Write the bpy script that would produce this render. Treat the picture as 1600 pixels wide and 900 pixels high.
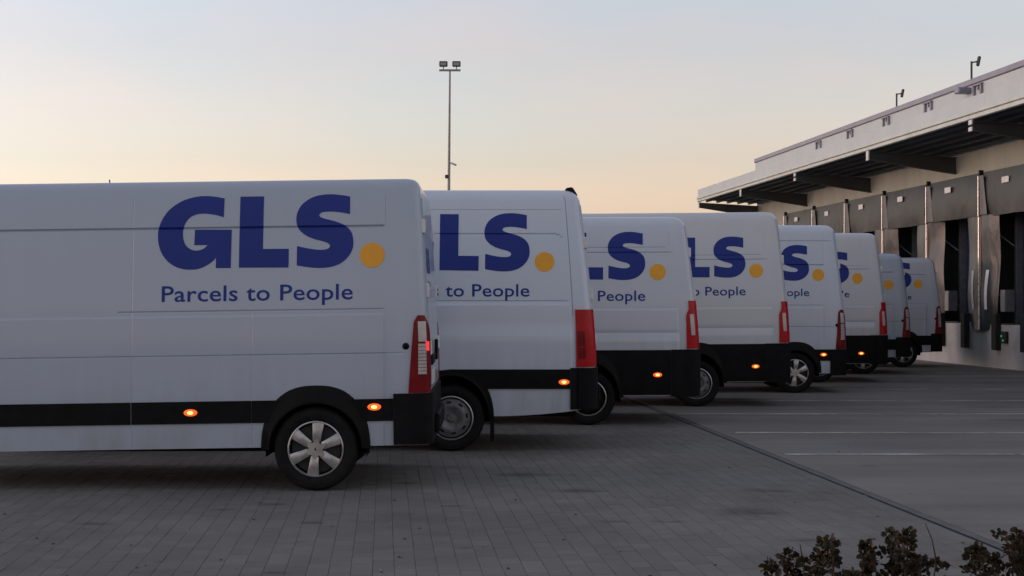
import bpy, bmesh, math, random
from mathutils import Vector, Matrix
from mathutils.geometry import tessellate_polygon
import numpy as np

random.seed(7)
for o in list(bpy.data.objects):
    bpy.data.objects.remove(o)
scene = bpy.context.scene
COL = scene.collection
R = math.radians

# ------------------------------------------------------------------ camera
CAM_H = 1.55
cam_d = bpy.data.cameras.new('camera')
cam_d.sensor_width = 36.0
cam_d.lens = 36.0 * 2316.0 / 1600.0
cam_d.shift_y = 20.0 / 1600.0
cam_d.clip_start = 0.05
cam_d.clip_end = 6000
cam = bpy.data.objects.new('camera', cam_d)
COL.objects.link(cam)
cam.location = (0, 0, CAM_H)
cam.rotation_euler = (R(90), 0, 0)
scene.camera = cam

# ------------------------------------------------------------------ sky
SUN_AZ = R(-86)      # measured from the view direction, left is negative
SUN_EL = R(0.5)
world = bpy.data.worlds.new('World')
scene.world = world
world.use_nodes = True
wn, wl = world.node_tree.nodes, world.node_tree.links
wn.clear()
w_out = wn.new('ShaderNodeOutputWorld')
w_bg = wn.new('ShaderNodeBackground')
w_bg.inputs['Strength'].default_value = 0.15
sky = wn.new('ShaderNodeTexSky')
sky.sky_type = 'NISHITA'
sky.sun_disc = False
sky.sun_elevation = SUN_EL
sky.sun_rotation = SUN_AZ
sky.altitude = 100
sky.air_density = 1.0
sky.dust_density = 1.0
sky.ozone_density = 1.9
hsv = wn.new('ShaderNodeHueSaturation')
hsv.inputs['Saturation'].default_value = 0.50
wl.new(sky.outputs[0], hsv.inputs['Color'])
# thin drawn-out high cloud: soft streaks a little paler and pinker than the clear air
tc = wn.new('ShaderNodeTexCoord')
mp = wn.new('ShaderNodeMapping')
mp.inputs['Scale'].default_value = (2.6, 2.6, 9.0)
mp.inputs['Rotation'].default_value = (R(4), R(-7), 0)
wl.new(tc.outputs['Generated'], mp.inputs['Vector'])
cn = wn.new('ShaderNodeTexNoise')
cn.inputs['Scale'].default_value = 1.6
cn.inputs['Detail'].default_value = 5
cn.inputs['Roughness'].default_value = 0.5
wl.new(mp.outputs[0], cn.inputs['Vector'])
cr = wn.new('ShaderNodeMapRange')
cr.inputs['From Min'].default_value = 0.40
cr.inputs['From Max'].default_value = 0.64
cr.inputs['To Min'].default_value = 0.0
cr.inputs['To Max'].default_value = 1.0
wl.new(cn.outputs[0], cr.inputs['Value'])
cm = wn.new('ShaderNodeMix')
cm.data_type = 'RGBA'
cm.blend_type = 'MULTIPLY'
cm.inputs['B'].default_value = (1.10, 1.0, 0.965, 1)
wl.new(cr.outputs[0], cm.inputs['Factor'])
wl.new(hsv.outputs[0], cm.inputs['A'])
wb = wn.new('ShaderNodeMix')          # white balance of the evening sky
wb.data_type = 'RGBA'
wb.blend_type = 'MULTIPLY'
wb.inputs['Factor'].default_value = 1.0
wb.inputs['B'].default_value = (1.065, 0.985, 1.03, 1)
wl.new(cm.outputs['Result'], wb.inputs['A'])
wl.new(wb.outputs['Result'], w_bg.inputs['Color'])
wl.new(w_bg.outputs[0], w_out.inputs['Surface'])

# the last of the low sun, away to the left behind the vans
sun_d = bpy.data.lights.new('sun', 'SUN')
sun_d.energy = 0.01
sun_d.angle = R(6)
sun_d.color = (1.0, 0.72, 0.45)
sun = bpy.data.objects.new('sun', sun_d)
COL.objects.link(sun)
sd = Vector((math.sin(SUN_AZ) * math.cos(SUN_EL), math.cos(SUN_AZ) * math.cos(SUN_EL), math.sin(SUN_EL)))
sun.rotation_euler = (-sd).to_track_quat('-Z', 'Y').to_euler()
sun.location = sd * 200

vs = scene.view_settings
vs.view_transform = 'Standard'
vs.look = 'None'
vs.exposure = 3.05
vs.gamma = 1.0
vs.use_curve_mapping = False


# ------------------------------------------------------------------ materials
def new_mat(name):
    m = bpy.data.materials.new(name)
    m.use_nodes = True
    nt = m.node_tree
    b = next(n for n in nt.nodes if n.type == 'BSDF_PRINCIPLED')
    return m, nt, b


def mat(name, col, rough=0.5, metal=0.0, var=0.0, scale=4.0, bump=0.0, bscale=60.0, coat=0.0, col2=None,
        detail=4, spec=0.5, stretch=(1, 1, 1), bdist=0.004):
    m, nt, b = new_mat(name)
    N, L = nt.nodes, nt.links
    b.inputs['Base Color'].default_value = (*col, 1)
    b.inputs['Roughness'].default_value = rough
    b.inputs['Metallic'].default_value = metal
    b.inputs['Coat Weight'].default_value = coat
    b.inputs['Specular IOR Level'].default_value = spec
    if coat:
        b.inputs['Coat Roughness'].default_value = 0.08
    geo = None
    if var > 0 or col2 is not None or bump > 0:
        geo = N.new('ShaderNodeNewGeometry')
        mpn = N.new('ShaderNodeMapping')
        mpn.inputs['Scale'].default_value = stretch
        L.new(geo.outputs['Position'], mpn.inputs['Vector'])
    if var > 0 or col2 is not None:
        nz = N.new('ShaderNodeTexNoise')
        nz.inputs['Scale'].default_value = scale
        nz.inputs['Detail'].default_value = detail
        nz.inputs['Roughness'].default_value = 0.6
        L.new(mpn.outputs[0], nz.inputs['Vector'])
        rp = N.new('ShaderNodeMapRange')
        rp.inputs['From Min'].default_value = 0.3
        rp.inputs['From Max'].default_value = 0.7
        L.new(nz.outputs[0], rp.inputs['Value'])
        mx = N.new('ShaderNodeMix')
        mx.data_type = 'RGBA'
        c2 = col2 if col2 is not None else tuple(c * (1 + var) for c in col)
        c1 = col if col2 is not None else tuple(c * (1 - var) for c in col)
        mx.inputs['A'].default_value = (*c1, 1)
        mx.inputs['B'].default_value = (*c2, 1)
        L.new(rp.outputs[0], mx.inputs['Factor'])
        L.new(mx.outputs['Result'], b.inputs['Base Color'])
        rr = N.new('ShaderNodeMapRange')
        rr.inputs['To Min'].default_value = max(0.02, rough - 0.07)
        rr.inputs['To Max'].default_value = min(1, rough + 0.07)
        L.new(nz.outputs[0], rr.inputs['Value'])
        L.new(rr.outputs[0], b.inputs['Roughness'])
    if bump > 0:
        bz = N.new('ShaderNodeTexNoise')
        bz.inputs['Scale'].default_value = bscale
        bz.inputs['Detail'].default_value = 3
        L.new(mpn.outputs[0], bz.inputs['Vector'])
        bp = N.new('ShaderNodeBump')
        bp.inputs['Strength'].default_value = bump
        bp.inputs['Distance'].default_value = bdist
        L.new(bz.outputs[0], bp.inputs['Height'])
        L.new(bp.outputs[0], b.inputs['Normal'])
    return m


def emit(name, col, strength, base=(0.3, 0.05, 0.01)):
    m, nt, b = new_mat(name)
    b.inputs['Base Color'].default_value = (*base, 1)
    b.inputs['Emission Color'].default_value = (*col, 1)
    b.inputs['Emission Strength'].default_value = strength
    b.inputs['Roughness'].default_value = 0.2
    return m


def paint_mat(name, tint, grime):
    """white van paint: clear-coated, with road film and streaks of dirt as shapes of their own"""
    m, nt, b = new_mat(name)
    N, L = nt.nodes, nt.links
    b.inputs['Roughness'].default_value = 0.38
    b.inputs['Coat Weight'].default_value = 0.5
    b.inputs['Coat Roughness'].default_value = 0.12
    geo = N.new('ShaderNodeNewGeometry')
    mp1 = N.new('ShaderNodeMapping'); mp1.inputs['Scale'].default_value = (9, 9, 0.9)
    L.new(geo.outputs['Position'], mp1.inputs['Vector'])
    n1 = N.new('ShaderNodeTexNoise'); n1.inputs['Scale'].default_value = 1.0; n1.inputs['Detail'].default_value = 6
    L.new(mp1.outputs[0], n1.inputs['Vector'])
    n2 = N.new('ShaderNodeTexNoise'); n2.inputs['Scale'].default_value = 1.1; n2.inputs['Detail'].default_value = 5
    L.new(geo.outputs['Position'], n2.inputs['Vector'])
    sx = N.new('ShaderNodeSeparateXYZ'); L.new(geo.outputs['Position'], sx.inputs[0])
    # road spray: denser on the lower panels, where wheels throw it
    spray = N.new('ShaderNodeMapRange')
    spray.inputs['From Min'].default_value = 1.25; spray.inputs['From Max'].default_value = 0.35
    spray.inputs['To Min'].default_value = 0.12; spray.inputs['To Max'].default_value = 1.0
    L.new(sx.outputs['Z'], spray.inputs['Value'])
    a = N.new('ShaderNodeMath'); a.operation = 'MULTIPLY'
    L.new(n1.outputs[0], a.inputs[0]); L.new(n2.outputs[0], a.inputs[1])
    c = N.new('ShaderNodeMapRange'); c.inputs['From Min'].default_value = 0.18; c.inputs['From Max'].default_value = 0.42
    L.new(a.outputs[0], c.inputs['Value'])
    d = N.new('ShaderNodeMath'); d.operation = 'MULTIPLY'
    L.new(c.outputs[0], d.inputs[0]); L.new(spray.outputs[0], d.inputs[1])
    e = N.new('ShaderNodeMath'); e.operation = 'MULTIPLY'; e.inputs[1].default_value = grime
    L.new(d.outputs[0], e.inputs[0])
    mx = N.new('ShaderNodeMix'); mx.data_type = 'RGBA'
    mx.inputs['A'].default_value = (*tint, 1)
    mx.inputs['B'].default_value = (0.21, 0.195, 0.17, 1)
    L.new(e.outputs[0], mx.inputs['Factor'])
    L.new(mx.outputs['Result'], b.inputs['Base Color'])
    rr = N.new('ShaderNodeMapRange'); rr.inputs['To Min'].default_value = 0.32; rr.inputs['To Max'].default_value = 0.6
    L.new(e.outputs[0], rr.inputs['Value']); L.new(rr.outputs[0], b.inputs['Roughness'])
    # sheet metal is never dead flat
    n3 = N.new('ShaderNodeTexNoise'); n3.inputs['Scale'].default_value = 1.7; n3.inputs['Detail'].default_value = 1
    L.new(geo.outputs['Position'], n3.inputs['Vector'])
    bp = N.new('ShaderNodeBump'); bp.inputs['Strength'].default_value = 0.22; bp.inputs['Distance'].default_value = 0.01
    L.new(n3.outputs[0], bp.inputs['Height']); L.new(bp.outputs[0], b.inputs['Normal'])
    return m


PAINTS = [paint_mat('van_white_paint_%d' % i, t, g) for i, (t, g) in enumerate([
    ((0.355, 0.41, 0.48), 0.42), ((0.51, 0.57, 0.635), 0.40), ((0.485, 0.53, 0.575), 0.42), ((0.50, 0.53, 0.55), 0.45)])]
M_BLACK = mat('black_plastic', (0.006, 0.006, 0.0065), 0.65, var=0.35, scale=9, bump=0.25, bscale=400, bdist=0.001, spec=0.12)
M_ARCH = mat('grey_black_plastic', (0.0065, 0.0065, 0.0065), 0.6, var=0.4, scale=7, spec=0.12)
M_UNDER = mat('underbody_black', (0.008, 0.008, 0.008), 0.85, var=0.5, scale=5, spec=0.1)
M_TYRE = mat('tyre_rubber', (0.009, 0.009, 0.009), 0.8, var=0.4, scale=20, spec=0.15)
M_ALLOY = mat('hubcap_silver', (0.40, 0.39, 0.375), 0.32, metal=0.6, var=0.25, scale=14)
M_STEEL = mat('steel_wheel', (0.16, 0.16, 0.16), 0.5, metal=0.4, var=0.3, scale=18)
M_DARKWHEEL = mat('wheel_black', (0.015, 0.015, 0.016), 0.7)  # plain black of the disc behind the spokes and the emblem core
M_BLUE = mat('logo_navy_vinyl', (0.016, 0.034, 0.21), 0.5, var=0.08, scale=3, spec=0.25)
M_ORANGE = mat('logo_orange_vinyl', (0.80, 0.38, 0.04), 0.5, var=0.08, scale=3, spec=0.25)
M_RED = mat('tail_light_red', (0.40, 0.007, 0.012), 0.22, spec=0.25, var=0.15, scale=9)
M_DEEPRED = mat('tail_light_deep_red', (0.15, 0.004, 0.008), 0.22, spec=0.25, var=0.15, scale=9)
M_CLEAR = mat('tail_light_clear', (0.42, 0.40, 0.39), 0.25, coat=0.6, var=0.12, scale=12)
M_LIT_RED = emit('tail_lamp_lit', (1.0, 0.05, 0.05), 0.10, (0.4, 0.01, 0.01))
M_AMBER = emit('marker_amber', (1.0, 0.13, 0.015), 0.12, (0.5, 0.1, 0.01))
M_AMBER_CORE = emit('marker_amber_core', (1.0, 0.50, 0.12), 0.40, (0.6, 0.3, 0.1))
M_GLASS = mat('dark_window_glass', (0.012, 0.014, 0.016), 0.06, coat=0.3, var=0.2, scale=3)
M_PLATE = mat('plate_white', (0.62, 0.62, 0.60), 0.4, var=0.15, scale=20)
M_CHROME = mat('worn_chrome', (0.5, 0.5, 0.5), 0.3, metal=0.9, var=0.2, scale=30)


# ------------------------------------------------------------------ mesh helpers
def link(o, parent=None):
    COL.objects.link(o)
    if parent is not None:
        o.parent = parent
    return o


def tag(o, label=None, cat=None, group=None, kind=None):
    if label: o['label'] = label
    if cat: o['category'] = cat
    if group: o['group'] = group
    if kind: o['kind'] = kind
    return o


def empty(name, loc=(0, 0, 0), rz=0.0, parent=None):
    o = bpy.data.objects.new(name, None)
    o.empty_display_size = 0.2
    o.location = loc
    o.rotation_euler = (0, 0, rz)
    return link(o, parent)


class MB:
    def __init__(self):
        self.v, self.f = [], []

    def quadgrid(self, pts):
        b = len(self.v)
        nr, nc = len(pts), len(pts[0])
        for r in pts:
            self.v += [tuple(p) for p in r]
        for i in range(nr - 1):
            for j in range(nc - 1):
                self.f.append((b + i * nc + j, b + i * nc + j + 1, b + (i + 1) * nc + j + 1, b + (i + 1) * nc + j))
        return self

    def box(self, x0, x1, y0, y1, z0, z1):
        b = len(self.v)
        self.v += [(x, y, z) for x in (x0, x1) for y in (y0, y1) for z in (z0, z1)]
        for q in ((0, 1, 3, 2), (4, 6, 7, 5), (0, 4, 5, 1), (2, 3, 7, 6), (0, 2, 6, 4), (1, 5, 7, 3)):
            self.f.append(tuple(b + i for i in q))
        return self

    def hexa(self, p):
        """eight corners: bottom loop then top loop"""
        b = len(self.v)
        self.v += [tuple(q) for q in p]
        for q in ((0, 3, 2, 1), (4, 5, 6, 7), (0, 1, 5, 4), (1, 2, 6, 5), (2, 3, 7, 6), (3, 0, 4, 7)):
            self.f.append(tuple(b + i for i in q))
        return self

    def bar(self, a, c, w, h=None):
        h = h or w
        a, c = Vector(a), Vector(c)
        d = (c - a).normalized()
        up = Vector((0, 0, 1)) if abs(d.z) < 0.95 else Vector((1, 0, 0))
        s = d.cross(up).normalized() * w / 2
        t = s.cross(d).normalized() * h / 2
        return self.hexa([a - s - t, a + s - t, a + s + t, a - s + t, c - s - t, c + s - t, c + s + t, c - s + t])

    def tube(self, path, radii, n=8, cap=True):
        b0 = len(self.v)
        path = [Vector(p) for p in path]
        for i, p in enumerate(path):
            d = (path[min(i + 1, len(path) - 1)] - path[max(i - 1, 0)]).normalized()
            up = Vector((0, 0, 1)) if abs(d.z) < 0.9 else Vector((1, 0, 0))
            s = d.cross(up).normalized()
            t = s.cross(d)
            r = radii[i] if hasattr(radii, '__len__') else radii
            for k in range(n):
                a = 2 * math.pi * k / n
                self.v.append(tuple(p + s * (math.cos(a) * r) + t * (math.sin(a) * r)))
        for i in range(len(path) - 1):
            for k in range(n):
                k2 = (k + 1) % n
                self.f.append((b0 + i * n + k, b0 + i * n + k2, b0 + (i + 1) * n + k2, b0 + (i + 1) * n + k))
        if cap:
            self.f.append(tuple(b0 + k for k in range(n))[::-1])
            e = b0 + (len(path) - 1) * n
            self.f.append(tuple(e + k for k in range(n)))
        return self

    def lathe_y(self, prof, n=40, closed=False):
        """profile of (radius, y) turned about the y axis"""
        b = len(self.v)
        m = len(prof)
        for k in range(n):
            a = 2 * math.pi * k / n
            for (r, y) in prof:
                self.v.append((r * math.cos(a), y, r * math.sin(a)))
        for k in range(n):
            k2 = (k + 1) % n
            for i in range(m if closed else m - 1):
                i2 = (i + 1) % m
                self.f.append((b + k * m + i, b + k * m + i2, b + k2 * m + i2, b + k2 * m + i))
        return self

    def prism_y(self, poly, y0, y1):
        """polygon of (x, z), pushed from y0 to y1"""
        b = len(self.v)
        n = len(poly)
        self.v += [(x, y0, z) for x, z in poly] + [(x, y1, z) for x, z in poly]
        self.f.append(tuple(b + i for i in range(n)))
        self.f.append(tuple(b + n + i for i in range(n))[::-1])
        for i in range(n):
            j = (i + 1) % n
            self.f.append((b + i, b + j, b + n + j, b + n + i))
        return self

    def mesh(self, name, material, smooth=None, bevel=0.0):
        me = bpy.data.meshes.new(name)
        me.from_pydata(self.v, [], self.f)
        bm = bmesh.new()
        bm.from_mesh(me)
        bmesh.ops.recalc_face_normals(bm, faces=bm.faces)
        if bevel > 0:
            bmesh.ops.bevel(bm, geom=[e for e in bm.edges if len(e.link_faces) == 2 and e.calc_face_angle(0) > 0.5],
                            offset=bevel, segments=1, affect='EDGES', clamp_overlap=True)
        bm.to_mesh(me)
        bm.free()
        if smooth is not None:
            me.shade_smooth()
            me.set_sharp_from_angle(angle=R(smooth))
        me.materials.append(material)
        return me

    def build(self, name, material, parent=None, smooth=None, bevel=0.0, loc=(0, 0, 0)):
        o = bpy.data.objects.new(name, self.mesh(name, material, smooth, bevel))
        o.location = loc
        return link(o, parent)


# ================================================================== GROUND
YARD_DIR = -0.086                       # sideways drift of the yard's long joints per metre of depth
def edge_x(y): return 3.92 + YARD_DIR * y

m_far = mat('far_asphalt', (0.05, 0.05, 0.052), 0.9, var=0.3, scale=0.6, bump=0.3, bscale=30)
g = MB().quadgrid([[(-3000, -60, -0.06), (3000, -60, -0.06)], [(-3000, 4000, -0.06), (3000, 4000, -0.06)]])
tag(g.build('ground', m_far), kind='structure')


def stain_nodes(nt, geo_pos, spots, strength):
    """dark oil drips at fixed places in the yard: a factor that is 1 on clean ground"""
    N, L = nt.nodes, nt.links
    nz = N.new('ShaderNodeTexNoise'); nz.inputs['Scale'].default_value = 7.0; nz.inputs['Detail'].default_value = 4
    L.new(geo_pos, nz.inputs['Vector'])
    res = None
    for (x, y, rx, ry) in spots:
        s = N.new('ShaderNodeVectorMath'); s.operation = 'SUBTRACT'; s.inputs[1].default_value = (x, y, 0)
        L.new(geo_pos, s.inputs[0])
        q = N.new('ShaderNodeVectorMath'); q.operation = 'MULTIPLY'; q.inputs[1].default_value = (1 / rx, 1 / ry, 0)
        L.new(s.outputs[0], q.inputs[0])
        l = N.new('ShaderNodeVectorMath'); l.operation = 'LENGTH'
        L.new(q.outputs[0], l.inputs[0])
        w = N.new('ShaderNodeMath'); w.operation = 'ADD'
        L.new(l.outputs['Value'], w.inputs[0])
        nn = N.new('ShaderNodeMapRange'); nn.inputs['To Min'].default_value = -0.9; nn.inputs['To Max'].default_value = 0.9
        L.new(nz.outputs[0], nn.inputs['Value']); L.new(nn.outputs[0], w.inputs[1])
        r = N.new('ShaderNodeMapRange'); r.inputs['From Min'].default_value = 0.3; r.inputs['From Max'].default_value = 1.15
        r.inputs['To Min'].default_value = 1 - strength; r.inputs['To Max'].default_value = 1
        L.new(w.outputs[0], r.inputs['Value'])
        if res is None:
            res = r.outputs[0]
        else:
            t = N.new('ShaderNodeMath'); t.operation = 'MULTIPLY'
            L.new(res, t.inputs[0]); L.new(r.outputs[0], t.inputs[1]); res = t.outputs[0]
    return res


def paver_mat():
    m, nt, b = new_mat('concrete_paver')
    N, L = nt.nodes, nt.links
    b.inputs['Roughness'].default_value = 0.85
    geo = N.new('ShaderNodeNewGeometry'); pos = geo.outputs['Position']
    at = N.new('ShaderNodeAttribute'); at.attribute_name = 'tint'
    n1 = N.new('ShaderNodeTexNoise'); n1.inputs['Scale'].default_value = 0.55; n1.inputs['Detail'].default_value = 6
    n1.inputs['Roughness'].default_value = 0.65
    L.new(pos, n1.inputs['Vector'])
    n2 = N.new('ShaderNodeTexNoise'); n2.inputs['Scale'].default_value = 140; n2.inputs['Detail'].default_value = 2
    L.new(pos, n2.inputs['Vector'])
    r1 = N.new('ShaderNodeMapRange'); r1.inputs['From Min'].default_value = 0.3; r1.inputs['From Max'].default_value = 0.7
    r1.inputs['To Min'].default_value = 0.72; r1.inputs['To Max'].default_value = 1.25
    L.new(n1.outputs[0], r1.inputs['Value'])
    r2 = N.new('ShaderNodeMapRange'); r2.inputs['From Min'].default_value = 0.3; r2.inputs['From Max'].default_value = 0.7
    r2.inputs['To Min'].default_value = 0.75; r2.inputs['To Max'].default_value = 1.25
    L.new(n2.outputs[0], r2.inputs['Value'])
    r3 = N.new('ShaderNodeMapRange'); r3.inputs['To Min'].default_value = 0.91; r3.inputs['To Max'].default_value = 1.08
    L.new(at.outputs['Fac'], r3.inputs['Value'])
    spots = [(1.72, 10.9, 0.22, 0.20), (0.57, 12.1, 0.16, 0.10), (0.7, 10.4, 0.12, 0.07), (1.03, 10.4, 0.05, 0.05),
             (2.05, 12.1, 0.17, 0.10), (-0.42, 11.2, 0.09, 0.05), (-2.9, 10.3, 0.12, 0.06), (-0.9, 12.6, 0.1, 0.05),
             (1.15, 10.4, 0.05, 0.04), (-0.3, 9.3, 0.035, 0.03), (-2.1, 8.8, 0.03, 0.03), (1.9, 9.6, 0.1, 0.05),
             (-1.81, 11.3, 0.10, 0.06), (-1.41, 10.35, 0.09, 0.05), (-2.17, 11.0, 0.09, 0.05), (-1.35, 8.45, 0.06, 0.04), (0.1, 13.2, 0.2, 0.12)]
    st = stain_nodes(nt, pos, [(a, b, c * 1.35, d * 1.35) for a, b, c, d in spots], 0.48)
    p = r1.outputs[0]
    for q in (r2.outputs[0], r3.outputs[0], st):
        t = N.new('ShaderNodeMath'); t.operation = 'MULTIPLY'
        L.new(p, t.inputs[0]); L.new(q, t.inputs[1]); p = t.outputs[0]
    c = N.new('ShaderNodeVectorMath'); c.operation = 'SCALE'
    c.inputs[0].default_value = (0.134, 0.132, 0.117)
    L.new(p, c.inputs['Scale'])
    L.new(c.outputs[0], b.inputs['Base Color'])
    bp = N.new('ShaderNodeBump'); bp.inputs['Strength'].default_value = 0.35; bp.inputs['Distance'].default_value = 0.003
    L.new(n2.outputs[0], bp.inputs['Height']); L.new(bp.outputs[0], b.inputs['Normal'])
    return m


M_PAVER = paver_mat()
M_JOINT = mat('joint_sand', (0.085, 0.082, 0.073), 0.95, col2=(0.165, 0.158, 0.14), scale=2.6, bump=0.5, bscale=150)

# bed the blocks lie in
yard = MB()
rows = []
for y in (2.0, 10, 20, 30, 45, 62):
    rows.append([(-60, y, -0.0045), (-20, y, -0.0045), (edge_x(y) - 0.10, y, -0.0045)])
yard.quadgrid(rows)
yard_o = tag(yard.build('paved_yard', M_JOINT), kind='structure')

PW, PL = 0.125, 0.19
def paver_box(mb, cx, cy, cz, rz, tx, ty, w=PW - 0.002, l=PL - 0.002):
    ca, sa = math.cos(rz), math.sin(rz)
    ch = 0.0018
    def pt(x, y, z):
        return (cx + ca * x - sa * y, cy + sa * x + ca * y, cz + z + x * tx + y * ty)
    b = len(mb.v)
    for (i, z) in ((0, -0.014), (0, -ch), (ch, 0.0)):
        hw, hl = w / 2 - i, l / 2 - i
        mb.v += [pt(-hw, -hl, z), pt(hw, -hl, z), pt(hw, hl, z), pt(-hw, hl, z)]
    for k in range(4):
        k2 = (k + 1) % 4
        mb.f.append((b + k, b + k2, b + 4 + k2, b + 4 + k))
        mb.f.append((b + 4 + k, b + 4 + k2, b + 8 + k2, b + 8 + k))
    mb.f.append((b + 8, b + 9, b + 10, b + 11))

ang = math.atan(-YARD_DIR)
ux, uy = Vector((math.cos(ang), math.sin(ang))), Vector((-math.sin(ang), math.cos(ang)))
anchor = Vector((edge_x(0) - 0.10, 0))
places = []
for i in range(100):
    for j in range(int(6.6 / PL), int(25 / PL)):
        p = anchor - ux * ((i + 0.5) * PW) + uy * ((j + (0.5 if i % 2 else 0.0)) * PL)
        if p.y < 7.0 or abs(p.x) > 0.40 * p.y + 0.9:
            continue
        places.append((p.x, p.y))
def seen(p):
    x, y = p
    sx = 800 + 2316 * x / y
    sy = 470 + 2316 * CAM_H / y
    return -20 < sx < 1620 and sy < 905
front = sorted([p for p in places if seen(p)], key=lambda p: p[1])[:300]
fs = set(front)
variants = []
for k in range(8):
    mb = MB()
    paver_box(mb, 0, 0, 0, 0, random.uniform(-.006, .006), random.uniform(-.006, .006))
    me = mb.mesh('paver', M_PAVER)
    a = me.attributes.new('tint', 'FLOAT', 'FACE')
    tv = random.random()
    a.data.foreach_set('value', [tv] * len(me.polygons))
    variants.append(me)
for p in front:
    o = bpy.data.objects.new('paver', random.choice(variants))
    o.location = (p[0], p[1], random.uniform(-0.0012, 0.0012))
    o.rotation_euler = (0, 0, ang + random.uniform(-.006, .006))
    link(o, yard_o)
mb = MB(); tints = []
for p in places:
    if p in fs: continue
    n0 = len(mb.f)
    paver_box(mb, p[0], p[1], random.uniform(-0.0012, 0.0012), ang + random.uniform(-.006, .006),
              random.uniform(-.006, .006), random.uniform(-.006, .006))
    tints += [random.random()] * (len(mb.f) - n0)
me = bpy.data.meshes.new('paver_field')
me.from_pydata(mb.v, [], mb.f)
a = me.attributes.new('tint', 'FLOAT', 'FACE'); a.data.foreach_set('value', tints)
me.materials.append(M_PAVER)
pf = link(bpy.data.objects.new('paver_field', me), yard_o)
tag(pf, kind='stuff')


# drain channel along the joint of paving and concrete
M_DRAIN = mat('drain_slot', (0.016, 0.016, 0.017), 0.8, var=0.4, scale=6)
M_KERB = mat('edge_strip_concrete', (0.10, 0.10, 0.10), 0.85, var=0.25, scale=5, bump=0.4, bscale=90)
def strip(mb, off0, off1, y0, y1, z, n=30):
    rows = []
    for k in range(n + 1):
        y = y0 + (y1 - y0) * k / n
        rows.append([(edge_x(y) + off0, y, z), (edge_x(y) + off1, y, z)])
    return mb.quadgrid(rows)
dr = strip(MB(), -0.10, -0.065, 2, 62, -0.006).build('drain_channel', M_DRAIN)
tag(dr, kind='structure')
strip(MB(), -0.065, 0.01, 2, 62, -0.002).build('channel_rim', M_KERB, dr)


def concrete_mat():
    m, nt, b = new_mat('yard_concrete')
    N, L = nt.nodes, nt.links
    b.inputs['Roughness'].default_value = 0.8
    geo = N.new('ShaderNodeNewGeometry'); pos = geo.outputs['Position']
    mpn = N.new('ShaderNodeMapping'); mpn.inputs['Scale'].default_value = (0.18, 1.0, 1.0)
    L.new(pos, mpn.inputs['Vector'])
    n1 = N.new('ShaderNodeTexNoise'); n1.inputs['Scale'].default_value = 1.1; n1.inputs['Detail'].default_value = 7
    n1.inputs['Roughness'].default_value = 0.62
    L.new(mpn.outputs[0], n1.inputs['Vector'])
    n2 = N.new('ShaderNodeTexNoise'); n2.inputs['Scale'].default_value = 90; n2.inputs['Detail'].default_value = 3
    L.new(pos, n2.inputs['Vector'])
    n3 = N.new('ShaderNodeTexNoise'); n3.inputs['Scale'].default_value = 0.35; n3.inputs['Detail'].default_value = 4
    L.new(pos, n3.inputs['Vector'])
    p = None
    for (n, lo, hi) in ((n1, 0.70, 1.22), (n2, 0.86, 1.14), (n3, 0.78, 1.18)):
        r = N.new('ShaderNodeMapRange'); r.inputs['From Min'].default_value = 0.3; r.inputs['From Max'].default_value = 0.7
        r.inputs['To Min'].default_value = lo; r.inputs['To Max'].default_value = hi
        L.new(n.outputs[0], r.inputs['Value'])
        if p is None: p = r.outputs[0]
        else:
            t = N.new('ShaderNodeMath'); t.operation = 'MULTIPLY'
            L.new(p, t.inputs[0]); L.new(r.outputs[0], t.inputs[1]); p = t.outputs[0]
    st = stain_nodes(nt, pos, [(3.35, 13.9, 0.10, 0.10), (5.2, 12.0, 0.7, 0.06), (6.6, 19.2, 0.6, 0.25), (7.0, 21.6, 0.7, 0.3)], 0.35)
    t = N.new('ShaderNodeMath'); t.operation = 'MULTIPLY'
    L.new(p, t.inputs[0]); L.new(st, t.inputs[1])
    c = N.new('ShaderNodeVectorMath'); c.operation = 'SCALE'
    c.inputs[0].default_value = (0.156, 0.151, 0.132)
    L.new(t.outputs[0], c.inputs['Scale'])
    L.new(c.outputs[0], b.inputs['Base Color'])
    bp = N.new('ShaderNodeBump'); bp.inputs['Strength'].default_value = 0.25; bp.inputs['Distance'].default_value = 0.003
    L.new(n2.outputs[0], bp.inputs['Height']); L.new(bp.outputs[0], b.inputs['Normal'])
    return m


M_CONC = concrete_mat()
apron = MB()
rows = [[(edge_x(y) + 0.01, y, -0.012), (30, y, -0.012)] for y in (2, 20, 40, 62)]
ap_o = tag(apron.quadgrid(rows).build('concrete_apron', M_JOINT), kind='structure')
# cast slabs with narrow recessed joints
SLX, SLY = 3.6, 4.6
for i in range(6):
    for j in range(11):
        y0, y1 = 2.6 + j * SLY + 0.005, 2.6 + (j + 1) * SLY - 0.005
        x0, x1 = 0.012 + i * SLX + 0.005, 0.012 + (i + 1) * SLX - 0.005
        p = [(edge_x(y0) + x0, y0), (edge_x(y0) + x1, y0), (edge_x(y1) + x1, y1), (edge_x(y1) + x0, y1)]
        dz = random.uniform(-0.001, 0.001)
        MB().hexa([(x, y, -0.011) for x, y in p] + [(x, y, 0.002 + dz) for x, y in p]).build('slab', M_CONC, ap_o, bevel=0.003)

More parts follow.
